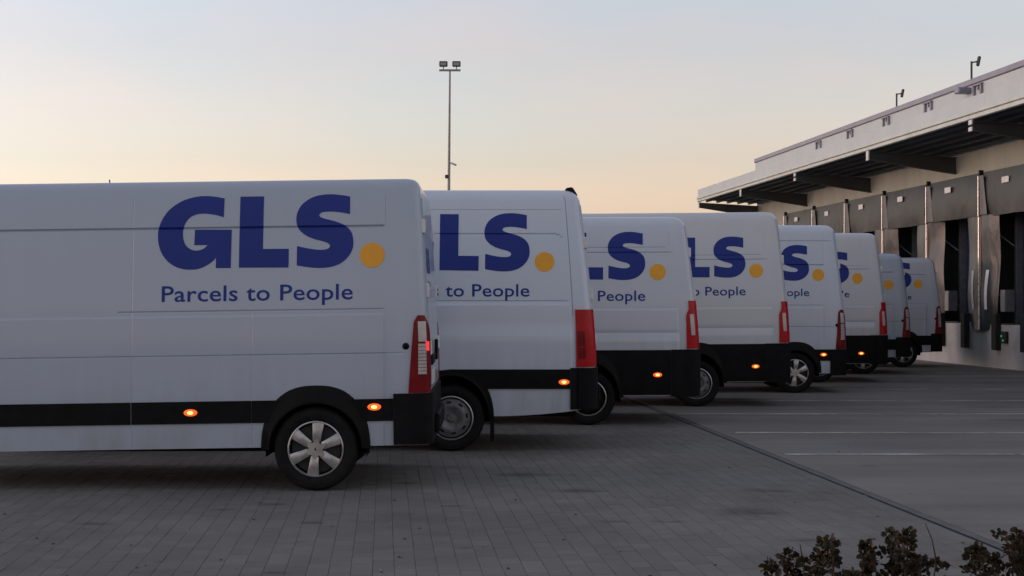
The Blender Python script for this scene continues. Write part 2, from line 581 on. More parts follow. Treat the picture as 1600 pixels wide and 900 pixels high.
# painted bay lines, worn through in places
def line_mat():
    m, nt, b = new_mat('worn_white_line')
    N, L = nt.nodes, nt.links
    geo = N.new('ShaderNodeNewGeometry')
    n1 = N.new('ShaderNodeTexNoise'); n1.inputs['Scale'].default_value = 2.2; n1.inputs['Detail'].default_value = 8
    n1.inputs['Roughness'].default_value = 0.7
    L.new(geo.outputs['Position'], n1.inputs['Vector'])
    r = N.new('ShaderNodeMapRange'); r.inputs['From Min'].default_value = 0.40; r.inputs['From Max'].default_value = 0.68
    L.new(n1.outputs[0], r.inputs['Value'])
    mx = N.new('ShaderNodeMix'); mx.data_type = 'RGBA'
    mx.inputs['A'].default_value = (0.19, 0.18, 0.16, 1); mx.inputs['B'].default_value = (0.56, 0.55, 0.52, 1)
    L.new(r.outputs[0], mx.inputs['Factor']); L.new(mx.outputs['Result'], b.inputs['Base Color'])
    b.inputs['Roughness'].default_value = 0.75
    return m
M_LINE = line_mat()
for (y, x0, x1) in ((14.93, 2.75, 5.05), (14.93, 5.12, 11.4), (17.39, 2.62, 11.2), (20.25, 2.25, 10.9), (23.0, 2.1, 10.7),
                    (25.9, 1.9, 10.5), (28.9, 1.7, 10.3), (31.9, 1.5, 10.0)):
    MB().box(x0, x1, y - 0.055, y + 0.055, 0.0045, 0.006).build('painted_line', M_LINE, ap_o)

# ================================================================== WAREHOUSE
# local frame: x across (0 = face of the dock shelters), y along the building, z up
BA = math.atan(0.095)
wh = empty('warehouse', (14.367, 0, 0), BA)
tag(wh, 'long grey warehouse with flat canopy over a row of loading docks', 'warehouse')
M_WALL = mat('warehouse_wall', (0.39, 0.45, 0.40), 0.7, var=0.10, scale=1.5, stretch=(1, 1, 0.3))
M_BASE = mat('dock_base_concrete', (0.36, 0.38, 0.375), 0.85, var=0.18, scale=1.4, bump=0.3, bscale=60)
M_PARA = mat('parapet_panel', (0.52, 0.60, 0.58), 0.5, var=0.06, scale=1.2)
M_CAP = mat('parapet_cap_metal', (0.26, 0.26, 0.31), 0.4, metal=0.3, var=0.15, scale=2)
M_GUT = mat('gutter_metal', (0.55, 0.60, 0.54), 0.45, metal=0.2, var=0.12, scale=2)
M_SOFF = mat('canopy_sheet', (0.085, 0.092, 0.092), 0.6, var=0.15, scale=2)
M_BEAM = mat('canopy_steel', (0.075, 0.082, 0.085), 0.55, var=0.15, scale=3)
M_BEAMEND = mat('beam_end_plate', (0.66, 0.65, 0.62), 0.5, var=0.1, scale=9)
M_PVC = mat('shelter_pvc', (0.028, 0.034, 0.031), 0.45, var=0.35, scale=1.8, bump=0.5, bscale=5, bdist=0.04, stretch=(1, 1, 0.5))
M_PVC2 = mat('shelter_pvc_side', (0.040, 0.051, 0.051), 0.36, var=0.2, scale=3, bump=0.5, bscale=6, bdist=0.04, stretch=(1, 1, 0.35))
M_BLK = mat('rubber_black', (0.012, 0.012, 0.012), 0.8, var=0.3, scale=8)
M_DOOR = mat('navy_sectional_door', (0.03, 0.05, 0.17), 0.5, var=0.12, scale=2)
M_JAMB = mat('galvanised_steel', (0.20, 0.20, 0.20), 0.5, metal=0.4, var=0.2, scale=6)
M_STRIP = mat('bright_edge_profile', (0.62, 0.62, 0.60), 0.28, metal=0.6, var=0.12, scale=5)
M_WHITE = mat('white_marking', (0.72, 0.72, 0.70), 0.5, var=0.12, scale=9)
M_EDGE_GLINT = mat('orange_edge_glint', (0.42, 0.22, 0.13), 0.4, metal=0.2, var=0.15, scale=6)  # warm sunset glint on the curtain edges, put into the colour
Y0B, Y1B = 18.0, 58.5       # building ends (local y)
PITCH = 3.3
POST0 = 35.0 - 5 * PITCH    # first bay joint
WX = 0.80

# main wall, made of upright cladding panels
MB().box(WX + 0.06, WX + 0.4, Y0B, Y1B, 0, 6.9).build('wall', M_WALL, wh)
y = Y0B
while y < Y1B - 0.05:
    y2 = min(y + 1.1, Y1B)
    MB().box(WX, WX + 0.058, y + 0.004, y2 - 0.004, 1.02, 5.9).build('wall_panel', M_WALL, wh, bevel=0.004)
    y = y2
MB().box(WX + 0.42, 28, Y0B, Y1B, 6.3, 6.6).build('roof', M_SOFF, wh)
MB().box(27.6, 28, Y0B, Y1B, 0, 6.29).build('back_wall', M_WALL, wh)
MB().box(WX + 0.42, 27.59, Y1B - 0.3, Y1B - 0.02, 0, 6.29).build('end_wall', M_WALL, wh)
MB().box(WX + 0.42, 27.59, Y0B + 0.02, Y0B + 0.3, 0, 6.29).build('end_wall', M_WALL, wh)
# parapet band with cap
y = Y0B
while y < Y1B - 0.05:
    y2 = min(y + 3.3, Y1B)
    MB().box(WX - 0.06, WX + 0.05, y + 0.004, y2 - 0.004, 5.905, 6.97).build('parapet_panel', M_PARA, wh, bevel=0.004)
    y = y2
MB().box(WX - 0.10, WX + 0.45, Y0B - 0.04, Y1B + 0.04, 6.972, 7.13).build('parapet_cap', M_CAP, wh, bevel=0.02)
# overflow spouts: small three-sided hoods on the band
for k in range(-4, 5):
    yy = 36.95 + k * PITCH
    if not (Y0B < yy < Y1B - 0.5) or yy > 51: continue
    s = MB()
    s.box(WX - 0.12, WX - 0.062, yy - 0.26, yy - 0.18, 6.66, 6.90)
    s.box(WX - 0.12, WX - 0.062, yy + 0.18, yy + 0.26, 6.66, 6.90)
    s.box(WX - 0.14, WX - 0.062, yy - 0.28, yy + 0.28, 6.902, 6.94)
    s.box(WX - 0.10, WX - 0.062, yy - 0.03, yy + 0.03, 6.80, 6.90)
    s.build('overflow_spout', M_CAP, wh)

# canopy: sheet on beams, gutter along its outer edge
CX0 = -1.56
cz_out, cz_in = 5.50, 5.38
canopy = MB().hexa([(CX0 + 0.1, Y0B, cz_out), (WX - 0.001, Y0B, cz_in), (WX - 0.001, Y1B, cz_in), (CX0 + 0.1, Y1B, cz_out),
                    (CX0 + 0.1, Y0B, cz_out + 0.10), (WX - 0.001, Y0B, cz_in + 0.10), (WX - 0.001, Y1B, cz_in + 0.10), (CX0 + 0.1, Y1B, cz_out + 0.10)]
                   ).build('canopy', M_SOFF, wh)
# fascia in bays and a two-step gutter below it
y = Y0B
while y < Y1B - 0.05:
    y2 = min(y + 6.6, Y1B)
    MB().box(CX0, CX0 + 0.096, y + 0.004, y2 - 0.004, 5.602, 5.90).build('fascia', M_PARA, canopy, bevel=0.004)
    y = y2
MB().box(CX0 - 0.05, CX0 + 0.09, Y0B, Y1B, 5.52, 5.599).build('gutter', M_GUT, canopy, bevel=0.012)
MB().box(CX0 - 0.02, CX0 + 0.09, Y0B, Y1B, 5.42, 5.517).build('gutter', M_GUT, canopy, bevel=0.012)
for k in range(5):
    xx = CX0 + 0.35 + k * 0.42
    zz = cz_out + (cz_in - cz_out) * (xx - CX0) / (WX - CX0)
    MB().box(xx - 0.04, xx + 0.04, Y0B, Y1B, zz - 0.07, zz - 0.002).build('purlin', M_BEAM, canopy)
for k in range(-3, 5):
    yy = 32.0 + k * 6.6
    yy = 31.95 + k * 6.6
    if not (Y0B + 0.2 < yy < Y1B + 0.3): continue
    yy = min(yy, Y1B - 0.12)
    b = MB()
    # tapered I-beam: web and two flanges
    z1o, z1i = cz_out - 0.115, cz_in - 0.115
    z0o, z0i = 5.19, 4.83
    def hexa_y(mb, xa, xb, ya, yb, za0, za1, zb0, zb1):
        mb.hexa([(xa, ya, za0), (xb, ya, zb0), (xb, yb, zb0), (xa, yb, za0), (xa, ya, za1), (xb, ya, zb1), (xb, yb, zb1), (xa, yb, za1)])
    hexa_y(b, CX0 + 0.02, WX - 0.002, yy - 0.012, yy + 0.012, z0o + 0.02, z1o - 0.02, z0i + 0.02, z1i - 0.02)
    hexa_y(b, CX0 + 0.02, WX - 0.002, yy - 0.09, yy + 0.09, z0o, z0o + 0.02, z0i, z0i + 0.02)
    hexa_y(b, CX0 + 0.02, WX - 0.002, yy - 0.09, yy + 0.09, z1o - 0.02, z1o, z1i - 0.02, z1i)
    bo = b.build('canopy_beam', M_BEAM, canopy)
    if k % 2 == 0:
        e = MB().box(CX0 - 0.01, CX0 + 0.018, yy - 0.09, yy + 0.09, 5.31, 5.41)
        e.box(CX0 - 0.01, CX0 + 0.018, yy - 0.09, yy + 0.09, 5.17, 5.26)
    else:
        e = MB().box(CX0 - 0.01, CX0 + 0.018, yy - 0.09, yy + 0.09, 5.17, 5.41)
    e.build('beam_end_plate', M_BEAMEND, wh)

# dock base: a low concrete wall under the shelters, in cast sections
y = Y0B
while y < Y1B - 0.05:
    y2 = min(y + 1.65, Y1B)
    MB().box(0.02, WX - 0.003, y + 0.003, y2 - 0.003, -0.02, 1.0).build('dock_base_section', M_BASE, wh, bevel=0.006)
    y = y2

# dock shelters
def curtain(mb, pts_fn, n, zs, thick=0.012):
    """hanging sheet: pts_fn(s, z) -> (x, y); s in 0..1"""
    outer = [[(*pts_fn(s / n, z), z) for s in range(n + 1)] for z in zs]
    mb.quadgrid(outer)
    inner = [[(p[0] + thick, p[1], p[2]) for p in r] for r in outer]
    mb.quadgrid(inner)
    for a, c in ((outer[0], inner[0]), (outer[-1], inner[-1])):
        mb.quadgrid([a, c])
    for j in (0, -1):
        mb.quadgrid([[r[j] for r in outer], [r[j] for r in inner]])

TOPZ, FLAPZ, BOTZ = 4.55, 3.53, 0.86
nb = int((51.6 - POST0) / PITCH)
for k in range(nb):
    ya, yb = POST0 + k * PITCH, POST0 + (k + 1) * PITCH
    rnd = random.Random(k)
    # shelter box frame (roof + cheeks)
    fr = empty('dock_shelter', (0, 0, 0), 0, wh)
    MB().box(0.03, WX - 0.004, ya + 0.05, yb - 0.05, TOPZ - 0.03, TOPZ + 0.02).build('shelter_roof', M_PVC, fr, bevel=0.005)
    MB().box(0.05, WX - 0.004, ya + 0.045, ya + 0.065, 1.02, TOPZ - 0.035).build('cheek', M_PVC, fr)
    MB().box(0.05, WX - 0.004, yb - 0.065, yb - 0.045, 1.02, TOPZ - 0.035).build('cheek', M_PVC, fr)
    # head curtain, bellied by its own weight
    bl = rnd.uniform(0.03, 0.09)
    ph = rnd.uniform(0, 6)
    def head(s, z, ya=ya, yb=yb, bl=bl, ph=ph):
        t = (TOPZ - z) / (TOPZ - FLAPZ)
        return (-0.01 - bl * math.sin(math.pi * min(t, 1) * 0.8) + 0.030 * math.sin(s * 9 + ph) * t + 0.012 * math.sin(s * 23 + 2 * ph) * t, ya + 0.07 + (yb - ya - 0.14) * s)
    mb = MB(); curtain(mb, head, 28, [FLAPZ + rnd.uniform(-.04, .03)] + [FLAPZ + (TOPZ - FLAPZ) * q / 6 for q in range(1, 7)])
    mb.build('head_curtain', M_PVC, fr, smooth=40)
    MB().box(-0.03 - bl, -0.012 - bl, (ya + yb) / 2 + 0.05, (ya + yb) / 2 + 0.42, 4.22, 4.36).build('number_plate', M_WHITE, fr, bevel=0.004)
    # side curtains: wide soft flaps either side of the opening
    for sgn, y_out, wd in ((1, ya + 0.02, 0.84), (-1, yb - 0.02, 0.70)):
        p2 = rnd.uniform(0, 6)
        def side(s, z, sgn=sgn, y_out=y_out, wd=wd, p2=p2):
            t = (z - BOTZ) / (FLAPZ - BOTZ)
            w = wd * (0.70 + 0.30 * min(1, max(0, t) * 3.2) ** 0.6)
            w *= 1 + 0.05 * math.sin(2.1 * z + p2)
            bow = 0.17 * s ** 1.6 + 0.030 * math.sin(3 * z + p2) * s - 0.05 * math.sin(math.pi * s) * (0.6 + 0.4 * math.sin(4.3 * z + p2))
            return (-0.06 + (bow if sgn < 0 else bow * 0.45), y_out + sgn * w * s)
        mb = MB()
        zs = [BOTZ + (FLAPZ + 0.02 - BOTZ) * q / 14 for q in range(15)]
        curtain(mb, side, 8, zs)
        sc = mb.build('side_curtain', M_PVC2, fr, smooth=50)
        # guide stripe for drivers on the lower flap
        g = MB()
        zz = [1.35 + 0.92 * q / 8 for q in range(9)]
        g.quadgrid([[(side(0.40, z)[0] - 0.01, side(0.40, z)[1], z), (side(0.56, z)[0] - 0.01, side(0.56, z)[1], z)] for z in zz])
        g.build('guide_stripe', M_WHITE, sc)
        # upper fold of the same flap beside the head curtain
        if sgn < 0:
            def fold(s, z, y_out=y_out):
                t = (z - FLAPZ) / (TOPZ - FLAPZ)
                return (-0.075 - 0.05 * math.sin(math.pi * s), y_out - 0.42 * s * (1 - 0.55 * t))
            mb = MB(); curtain(mb, fold, 6, [FLAPZ + 0.03 + (TOPZ - 0.1 - FLAPZ) * q / 6 for q in range(7)])
            mb.build('flap_fold', M_PVC2, sc, smooth=50)
    # dock door of navy sections in a steel frame, deep inside
    do = empty('dock_door', (0, 0, 0), 0, wh)
    for q in range(5):
        z0 = 1.04 + q * 0.56
        MB().box(WX - 0.035, WX - 0.003, ya + 0.50, yb - 0.50, z0 + 0.004, z0 + 0.556).build('door_section', M_DOOR, do, bevel=0.01)
    for yy in (ya + 0.40, yb - 0.50):
        MB().box(WX - 0.20, WX - 0.003, yy, yy + 0.10, 1.03, 3.95).build('door_jamb', M_JAMB, do, bevel=0.006)
    MB().box(WX - 0.20, WX - 0.003, ya + 0.502, yb - 0.502, 3.86, 3.96).build('door_lintel', M_JAMB, do)
    MB().bar((0.10, yb - 0.10, 3.30), (WX - 0.10, yb - 0.42, 2.75), 0.03).build('brace', M_JAMB, do)
    MB().bar((0.10, yb - 0.10, 1.90), (WX - 0.10, yb - 0.42, 1.35), 0.03).build('brace', M_JAMB, do)
    # bumpers, control box and a small signal lamp on the base
    for yy in (ya + 0.78, yb - 1.0):
        MB().box(-0.12, 0.018, yy, yy + 0.24, 0.42, 1.25).build('dock_bumper', M_BLK, wh, bevel=0.015)
    MB().box(-0.02, 0.22, yb - 1.28, yb - 1.04, 1.30, 1.80).build('control_box', M_JAMB, wh, bevel=0.01)
    sb = MB().box(0.03, 0.10, ya + 0.42, ya + 0.66, 1.002, 1.26).build('signal_lamp', M_BLK, wh, bevel=0.008)

for k in range(nb + 1):
    yy = POST0 + k * PITCH
    st = MB().tube([(-0.085, yy, 0.88), (-0.085, yy, 2.0), (-0.085, yy, 3.52)], 0.022, 8)
    st.build('edge_profile', M_STRIP, wh, smooth=40)
    MB().tube([(-0.072, yy - 0.075, 1.9), (-0.072, yy - 0.075, 3.52)], 0.014, 6).build('edge_glint', M_EDGE_GLINT, wh, smooth=40)  # thin tube painted as the orange glint beside the edge profile
    MB().tube([(-0.09, yy + 0.02, 3.54), (-0.09, yy + 0.02, 4.48)], 0.018, 8).build('edge_profile', M_STRIP, wh, smooth=40)
    MB().box(-0.075, 0.02, yy - 0.03, yy + 0.045, 3.5, 4.62).build('joint_gap_cover', M_BLK, wh)

M_SIGRED = emit('signal_red', (1.0, 0.06, 0.05), 0.14, (0.3, 0.01, 0.01))
M_SIGGRN = emit('signal_green', (0.05, 1.0, 0.45), 0.03, (0.01, 0.2, 0.08))
for (kk, m) in ((5, M_SIGGRN), (6, M_SIGRED)):
    pass


def at(px, py, Y):
    s = 2316.0 / Y
    return Vector(((px - 800) / s, Y, CAM_H + (470 - py) / s))


def to_wh(v):
    d = v - Vector((14.367, 0, 0))
    c, s_ = math.cos(-BA), math.sin(-BA)
    return Vector((c * d.x - s_ * d.y, s_ * d.x + c * d.y, d.z))


# two small signal lamps that are lit, one red one green, at the foot of neighbouring bays
for (px, py, Y, m, n) in ((1479, 512, 37.6, M_SIGRED, 2), (1562, 529, 33.6, M_SIGGRN, 2)):
    c = to_wh(at(px, py, Y))
    c.x = -0.02
    h = MB().box(c.x - 0.03, 0.018, c.y - 0.16, c.y + 0.16, c.z - 0.11, c.z + 0.16).build('signal_housing', M_BLK, wh, bevel=0.01)
    for q in range(n):
        zz = c.z - 0.045 + q * 0.1
        MB().tube([(c.x - 0.031, c.y + (0.05 if q else -0.03), zz), (c.x - 0.05, c.y + (0.05 if q else -0.03), zz)], 0.022, 10).build('signal_lens', m, h)

# camera box under the parapet cap
c = to_wh(at(1480, 148, 37.4))
MB().box(WX - 0.40, WX - 0.062, c.y - 0.14, c.y + 0.14, 6.78, 6.93).build('camera_box', M_CAP, wh, bevel=0.02)

# ================================================================== ROOF POLES
M_POLE = mat('pole_galvanised', (0.27, 0.26, 0.25), 0.5, metal=0.4, var=0.2, scale=8)
M_DARKM = mat('dark_metal', (0.05, 0.05, 0.055), 0.5, metal=0.2, var=0.2, scale=8)
for (px, ytop, Y, lab) in ((1518, 96, 38.0, 'taller camera pole on the warehouse roof, nearer the right edge'),
                           (1401, 146, 46.0, 'smaller camera pole on the warehouse roof, farther from the right edge')):
    top = at(px, ytop, Y)
    t = empty('roof_camera_pole', (top.x + 0.0, Y, 6.60))
    tag(t, lab, 'camera pole', 'camera poles on the roof')
    h = top.z - 6.60
    MB().tube([(0, 0, 0), (0, 0, h)], 0.028, 8).build('pole', M_DARKM, t, smooth=40)
    MB().bar((0, 0, h - 0.03), (0.16, 0, h + 0.0), 0.035).build('arm', M_DARKM, t)
    MB().hexa([(0.12, -0.05, h - 0.10), (0.19, -0.05, h - 0.13), (0.19, 0.05, h - 0.13), (0.12, 0.05, h - 0.10),
               (0.17, -0.05, h + 0.14), (0.24, -0.05, h + 0.12), (0.24, 0.05, h + 0.12), (0.17, 0.05, h + 0.14)]).build('camera_head', M_DARKM, t, bevel=0.015)
    MB().box(-0.12, 0.12, -0.12, 0.12, 0, 0.03).build('base_plate', M_DARKM, t)

# ================================================================== LIGHT MAST
MY = 75.0
base = at(701.5, 470, MY)
mast = empty('light_mast', (base.x, MY, 0))
tag(mast, 'tall slim grey light mast with two floodlights behind the vans', 'light mast')
ms = 2316.0 / MY
ztop = CAM_H + (470 - 110) / ms
xt = (703 - 701.5) / ms
MB().tube([(-0.06, 0, 0), (0, 0, 8.0), (xt, 0, ztop)], [0.105, 0.07, 0.045], 12).build('pole', M_POLE, mast, smooth=40)
MB().box(xt - 0.54, xt + 0.54, -0.06, 0.06, ztop - 0.04, ztop + 0.05).build('crossbar', M_POLE, mast)
M_LAMPGLASS = mat('floodlight_glass', (0.30, 0.31, 0.31), 0.25, var=0.15, scale=5)
for s in (-1, 1):
    cx = xt + s * 0.33
    h = MB().box(cx - 0.21, cx + 0.21, -0.10, 0.12, ztop + 0.19, ztop + 0.46).build('floodlight', M_DARKM, mast, bevel=0.03)
    MB().box(cx - 0.15, cx + 0.15, -0.108, -0.101, ztop + 0.235, ztop + 0.385).build('lens', M_LAMPGLASS, h)
    MB().bar((cx, 0, ztop + 0.05), (cx, 0, ztop + 0.20), 0.05).build('bracket', M_POLE, h)
zc = CAM_H + (470 - 258) / ms
MB().bar((0.05, 0, zc + 0.12), (0.16, -0.1, zc + 0.05), 0.04).build('camera_arm', M_POLE, mast)
MB().bar((0.12, -0.1, zc + 0.09), (0.36, -0.25, zc - 0.02), 0.10, 0.09).build('camera', M_CAP, mast)
zc = CAM_H + (470 - 276) / ms
MB().box(-0.20, -0.02, -0.12, 0.06, zc - 0.09, zc + 0.09).build('junction_box', M_DARKM, mast, bevel=0.02)


# ================================================================== VANS
def catmull(pts, n=6):
    """points (x, y, corner?) -> closed smooth outline that keeps the corners"""
    out = []
    N = len(pts)
    for i in range(N):
        p1, p2 = pts[i], pts[(i + 1) % N]
        p0 = pts[i - 1] if not p1[2] else p1
        p3 = pts[(i + 2) % N] if not p2[2] else p2
        if p1[2] and p2[2]:
            out.append((p1[0], p1[1]))
            continue
        for k in range(n):
            t = k / n
            q = []
            for d in (0, 1):
                q.append(0.5 * ((2 * p1[d]) + (-p0[d] + p2[d]) * t + (2 * p0[d] - 5 * p1[d] + 4 * p2[d] - p3[d]) * t * t
                                + (-p0[d] + 3 * p1[d] - 3 * p2[d] + p3[d]) * t ** 3))
            out.append(tuple(q))
    return out


def logo_units(pts, sc, ox, oy, lift):
    r = []
    for p in pts:
        px, py = ox + p[0] / sc, oy + p[1] / sc
        u = (px - 581.1) / 192.0
        r.append((u, (398.4 - py) / 192.0 - 0.0145 * u, len(p) > 2))
    return catmull(r)


G_PTS = [(755, 98, 1), (650, 79), (540, 72), (430, 84), (300, 126), (180, 205), (95, 310), (50, 420), (40, 500), (48, 590),
         (80, 690), (140, 775), (220, 835), (310, 868), (400, 875), (490, 865), (570, 830), (630, 788), (672, 745, 1), (670, 857, 1),
         (832, 857, 1), (838, 440, 1), (440, 440, 1), (435, 608, 1), (580, 608, 1), (545, 640), (500, 661), (450, 667),
         (400, 655), (350, 618), (320, 560), (310, 490), (318, 420), (345, 355), (390, 305), (450, 275), (530, 265), (620, 272), (690, 287), (750, 305, 1)]
L_PTS = [(88, 72, 1), (325, 70, 1), (321, 600, 1), (580, 598, 1), (578, 787, 1), (82, 788, 1)]
S_PTS = [(1190, 70, 1), (1100, 55), (990, 47), (880, 58), (790, 90), (710, 150), (665, 225), (652, 300), (665, 375), (705, 430), (770, 475),
         (850, 505), (930, 525), (975, 545), (992, 570), (970, 597), (910, 608), (830, 603), (740, 588), (662, 570, 1), (660, 765, 1),
         (750, 780), (850, 790), (950, 788), (1040, 770), (1120, 730), (1185, 665), (1220, 590), (1225, 510), (1205, 430), (1150, 370),
         (1070, 330), (980, 305), (910, 285), (882, 262), (900, 235), (950, 224), (1030, 224), (1110, 233), (1190, 248, 1)]
LOGO = [logo_units(G_PTS, 6.925, 240, 295, 0), logo_units(L_PTS, 6.4, 360, 295, 0), logo_units(S_PTS, 6.4, 360, 295, 0)]
DOT = [(0.1015 * math.cos(a * math.pi / 24), 0.1015 * math.sin(a * math.pi / 24)) for a in range(48)]


def flat_tris(poly):
    bm = bmesh.new()
    vv = [bm.verts.new((x, 0, z)) for x, z in poly]
    for t in tessellate_polygon([[Vector((x, z, 0)) for x, z in poly]]):
        if len(set(t)) == 3:
            bm.faces.new([vv[i] for i in t])
    bmesh.ops.recalc_face_normals(bm, faces=bm.faces)
    return bm


def text_flat(body, width, capheight):
    cu = bpy.data.curves.new('slogan', 'FONT')
    cu.body = body
    cu.size = 1.0
    cu.offset = 0.009
    cu.resolution_u = 3
    cu.space_character = 1.02
    ob = bpy.data.objects.new('slogan_tmp', cu)
    COL.objects.link(ob)
    dg = bpy.context.evaluated_depsgraph_get()
    me = bpy.data.meshes.new_from_object(ob.evaluated_get(dg))
    bpy.data.objects.remove(ob)
    xs = [v.co.x for v in me.vertices]
    x0, x1 = min(xs), max(xs)
    # cap height of the first letter, a capital P
    cap = max(v.co.y for v in me.vertices if v.co.x < x0 + 0.5)
    bm = bmesh.new()
    bm.from_mesh(me)
    for v in bm.verts:
        v.co = Vector(((v.co.x - x1) / (x1 - x0) * width, 0, v.co.y / cap * capheight))
    bpy.data.meshes.remove(me)
    # one flat sheet per letter
    bm.verts.index_update()
    seen_v, out = set(), []
    for v in bm.verts:
        if v in seen_v: continue
        stack, isl = [v], set()
        while stack:
            q = stack.pop()
            if q in isl: continue
            isl.add(q)
            stack += [e.other_vert(q) for e in q.link_edges]
        seen_v |= isl
        b2 = bmesh.new()
        mp_ = {q: b2.verts.new(q.co) for q in isl}
        for f in bm.faces:
            if f.verts[0] in isl:
                b2.faces.new([mp_[q] for q in f.verts])
        out.append(b2)
    return out


SLOGAN = text_flat('Parcels to People', 1.552, 0.127)


class Shell:
    """van body as a surface: u runs nose -> side -> rear corner -> middle of the rear, z is height"""
    def __init__(s, W, H, xr, lean, length, feats, rr=0.13, rc=0.09, axle_f=-4.2):
        s.W, s.H, s.xr, s.lean, s.feats, s.rr, s.rc = W, H, xr, lean, feats, rr, rc
        s.xf = xr - length
        s.xB0 = s.xf + 0.55
        s.xC = s.xf + 3.0
        s.axle_f = axle_f

    def halfw(s, z):
        w = s.W / 2
        return float(np.interp(z, [0.3, 0.5, 0.8, 1.2, 1.5, 2.0, 2.3, s.H], [w - .045, w - .02, w, w, w - .008, w - .042, w - .066, w - .10]))

    def inset(s, z):
        d = z - (s.H - s.rr)
        return 0.0 if d <= 0 else s.rr - math.sqrt(max(0, s.rr ** 2 - min(d, s.rr) ** 2))

    def rx(s, z):
        t = min(1, max(0, (z - 0.95) / (s.H - 0.95)))
        return s.xr - s.lean * t ** 1.35

    def fx(s, z):
        return s.xf + float(np.interp(z, [0.3, .75, 1.0, 1.16, 1.28, 1.42, 2.1, 2.3, s.H], [0, 0, .04, .14, .45, .95, 1.72, 2.0, 2.35 + (s.H - 2.5)]))

    def relief(s, x, z):
        r = 0.0
        for f in s.feats:
            if f[0] == 'h':
                _, z0, x0, x1, hw, d = f
                if x0 <= x <= x1: r += d * max(0, 1 - abs(z - z0) / hw)
            elif f[0] == 'v':
                _, x0, z0, z1, hw, d = f
                if z0 <= z <= z1: r += d * max(0, 1 - abs(x - x0) / hw)
            elif f[0] == 's':        # lower part proud
                _, z0, x0, x1, hw, d = f
                if x0 <= x <= x1: r -= d * min(1, max(0, (z0 + hw - z) / (2 * hw)))
            elif f[0] == 'p':        # recessed panel
                _, x0, x1, z0, z1, e, d = f
                a = min(x - x0, x1 - x, z - z0, z1 - z)
                r += d * min(1, max(0, a / e))
        return r

    def ux(s, x):
        return 1 + (x - s.xB0) / (s.xr - s.rc - s.xB0)

    def P(s, u, z, side=-1):
        ins = s.inset(z)
        w = s.halfw(z) - ins
        rx = s.rx(z) - ins
        fx = s.fx(z) + ins
        rc = s.rc
        xB = fx + 0.55
        if u <= 1:
            ph = u * math.pi / 2
            x = xB - (xB - fx) * max(0, math.cos(ph)) ** 0.6
            y = w * max(0, math.sin(ph)) ** 0.45
        elif u <= 2:
            xb = s.xB0 + (u - 1) * (s.xr - rc - s.xB0)
            x = xb
            if x < s.xC:
                x = s.xC - (s.xC - x) * (s.xC - xB) / (s.xC - s.xB0)
            k = min(1, max(0, (xb - (s.xr - rc - 0.30)) / 0.30))
            x += (rx - s.xr) * k
            y = w - s.relief(xb, z)
        elif u <= 3:
            a = (u - 2) * math.pi / 2
            x = rx - rc + rc * math.sin(a)
            y = w - rc + rc * math.cos(a)
        else:
            x = rx
            y = (w - rc) * (4 - u)
        return Vector((x, side * y, z))

    def N(s, u, z, side=-1):
        e = 1e-3
        u0, u1 = u - e, u + e
        z0, z1 = z - e, min(z + e, s.H - 1e-4)
        a = s.P(u1, z, side) - s.P(u0, z, side)
        b = s.P(u, z1, side) - s.P(u, z0, side)
        n = a.cross(b)
        if n.length < 1e-12: return Vector((0, side, 0))
        n.normalize()
        c = Vector(((s.xr + s.xf) / 2, 0, 1.2))
        if n.dot(s.P(u, z, side) - c) < 0: n = -n
        return n


def rake_mesh(me, k):
    if k:
        for v in me.vertices:
            v.co.z += k * v.co.x


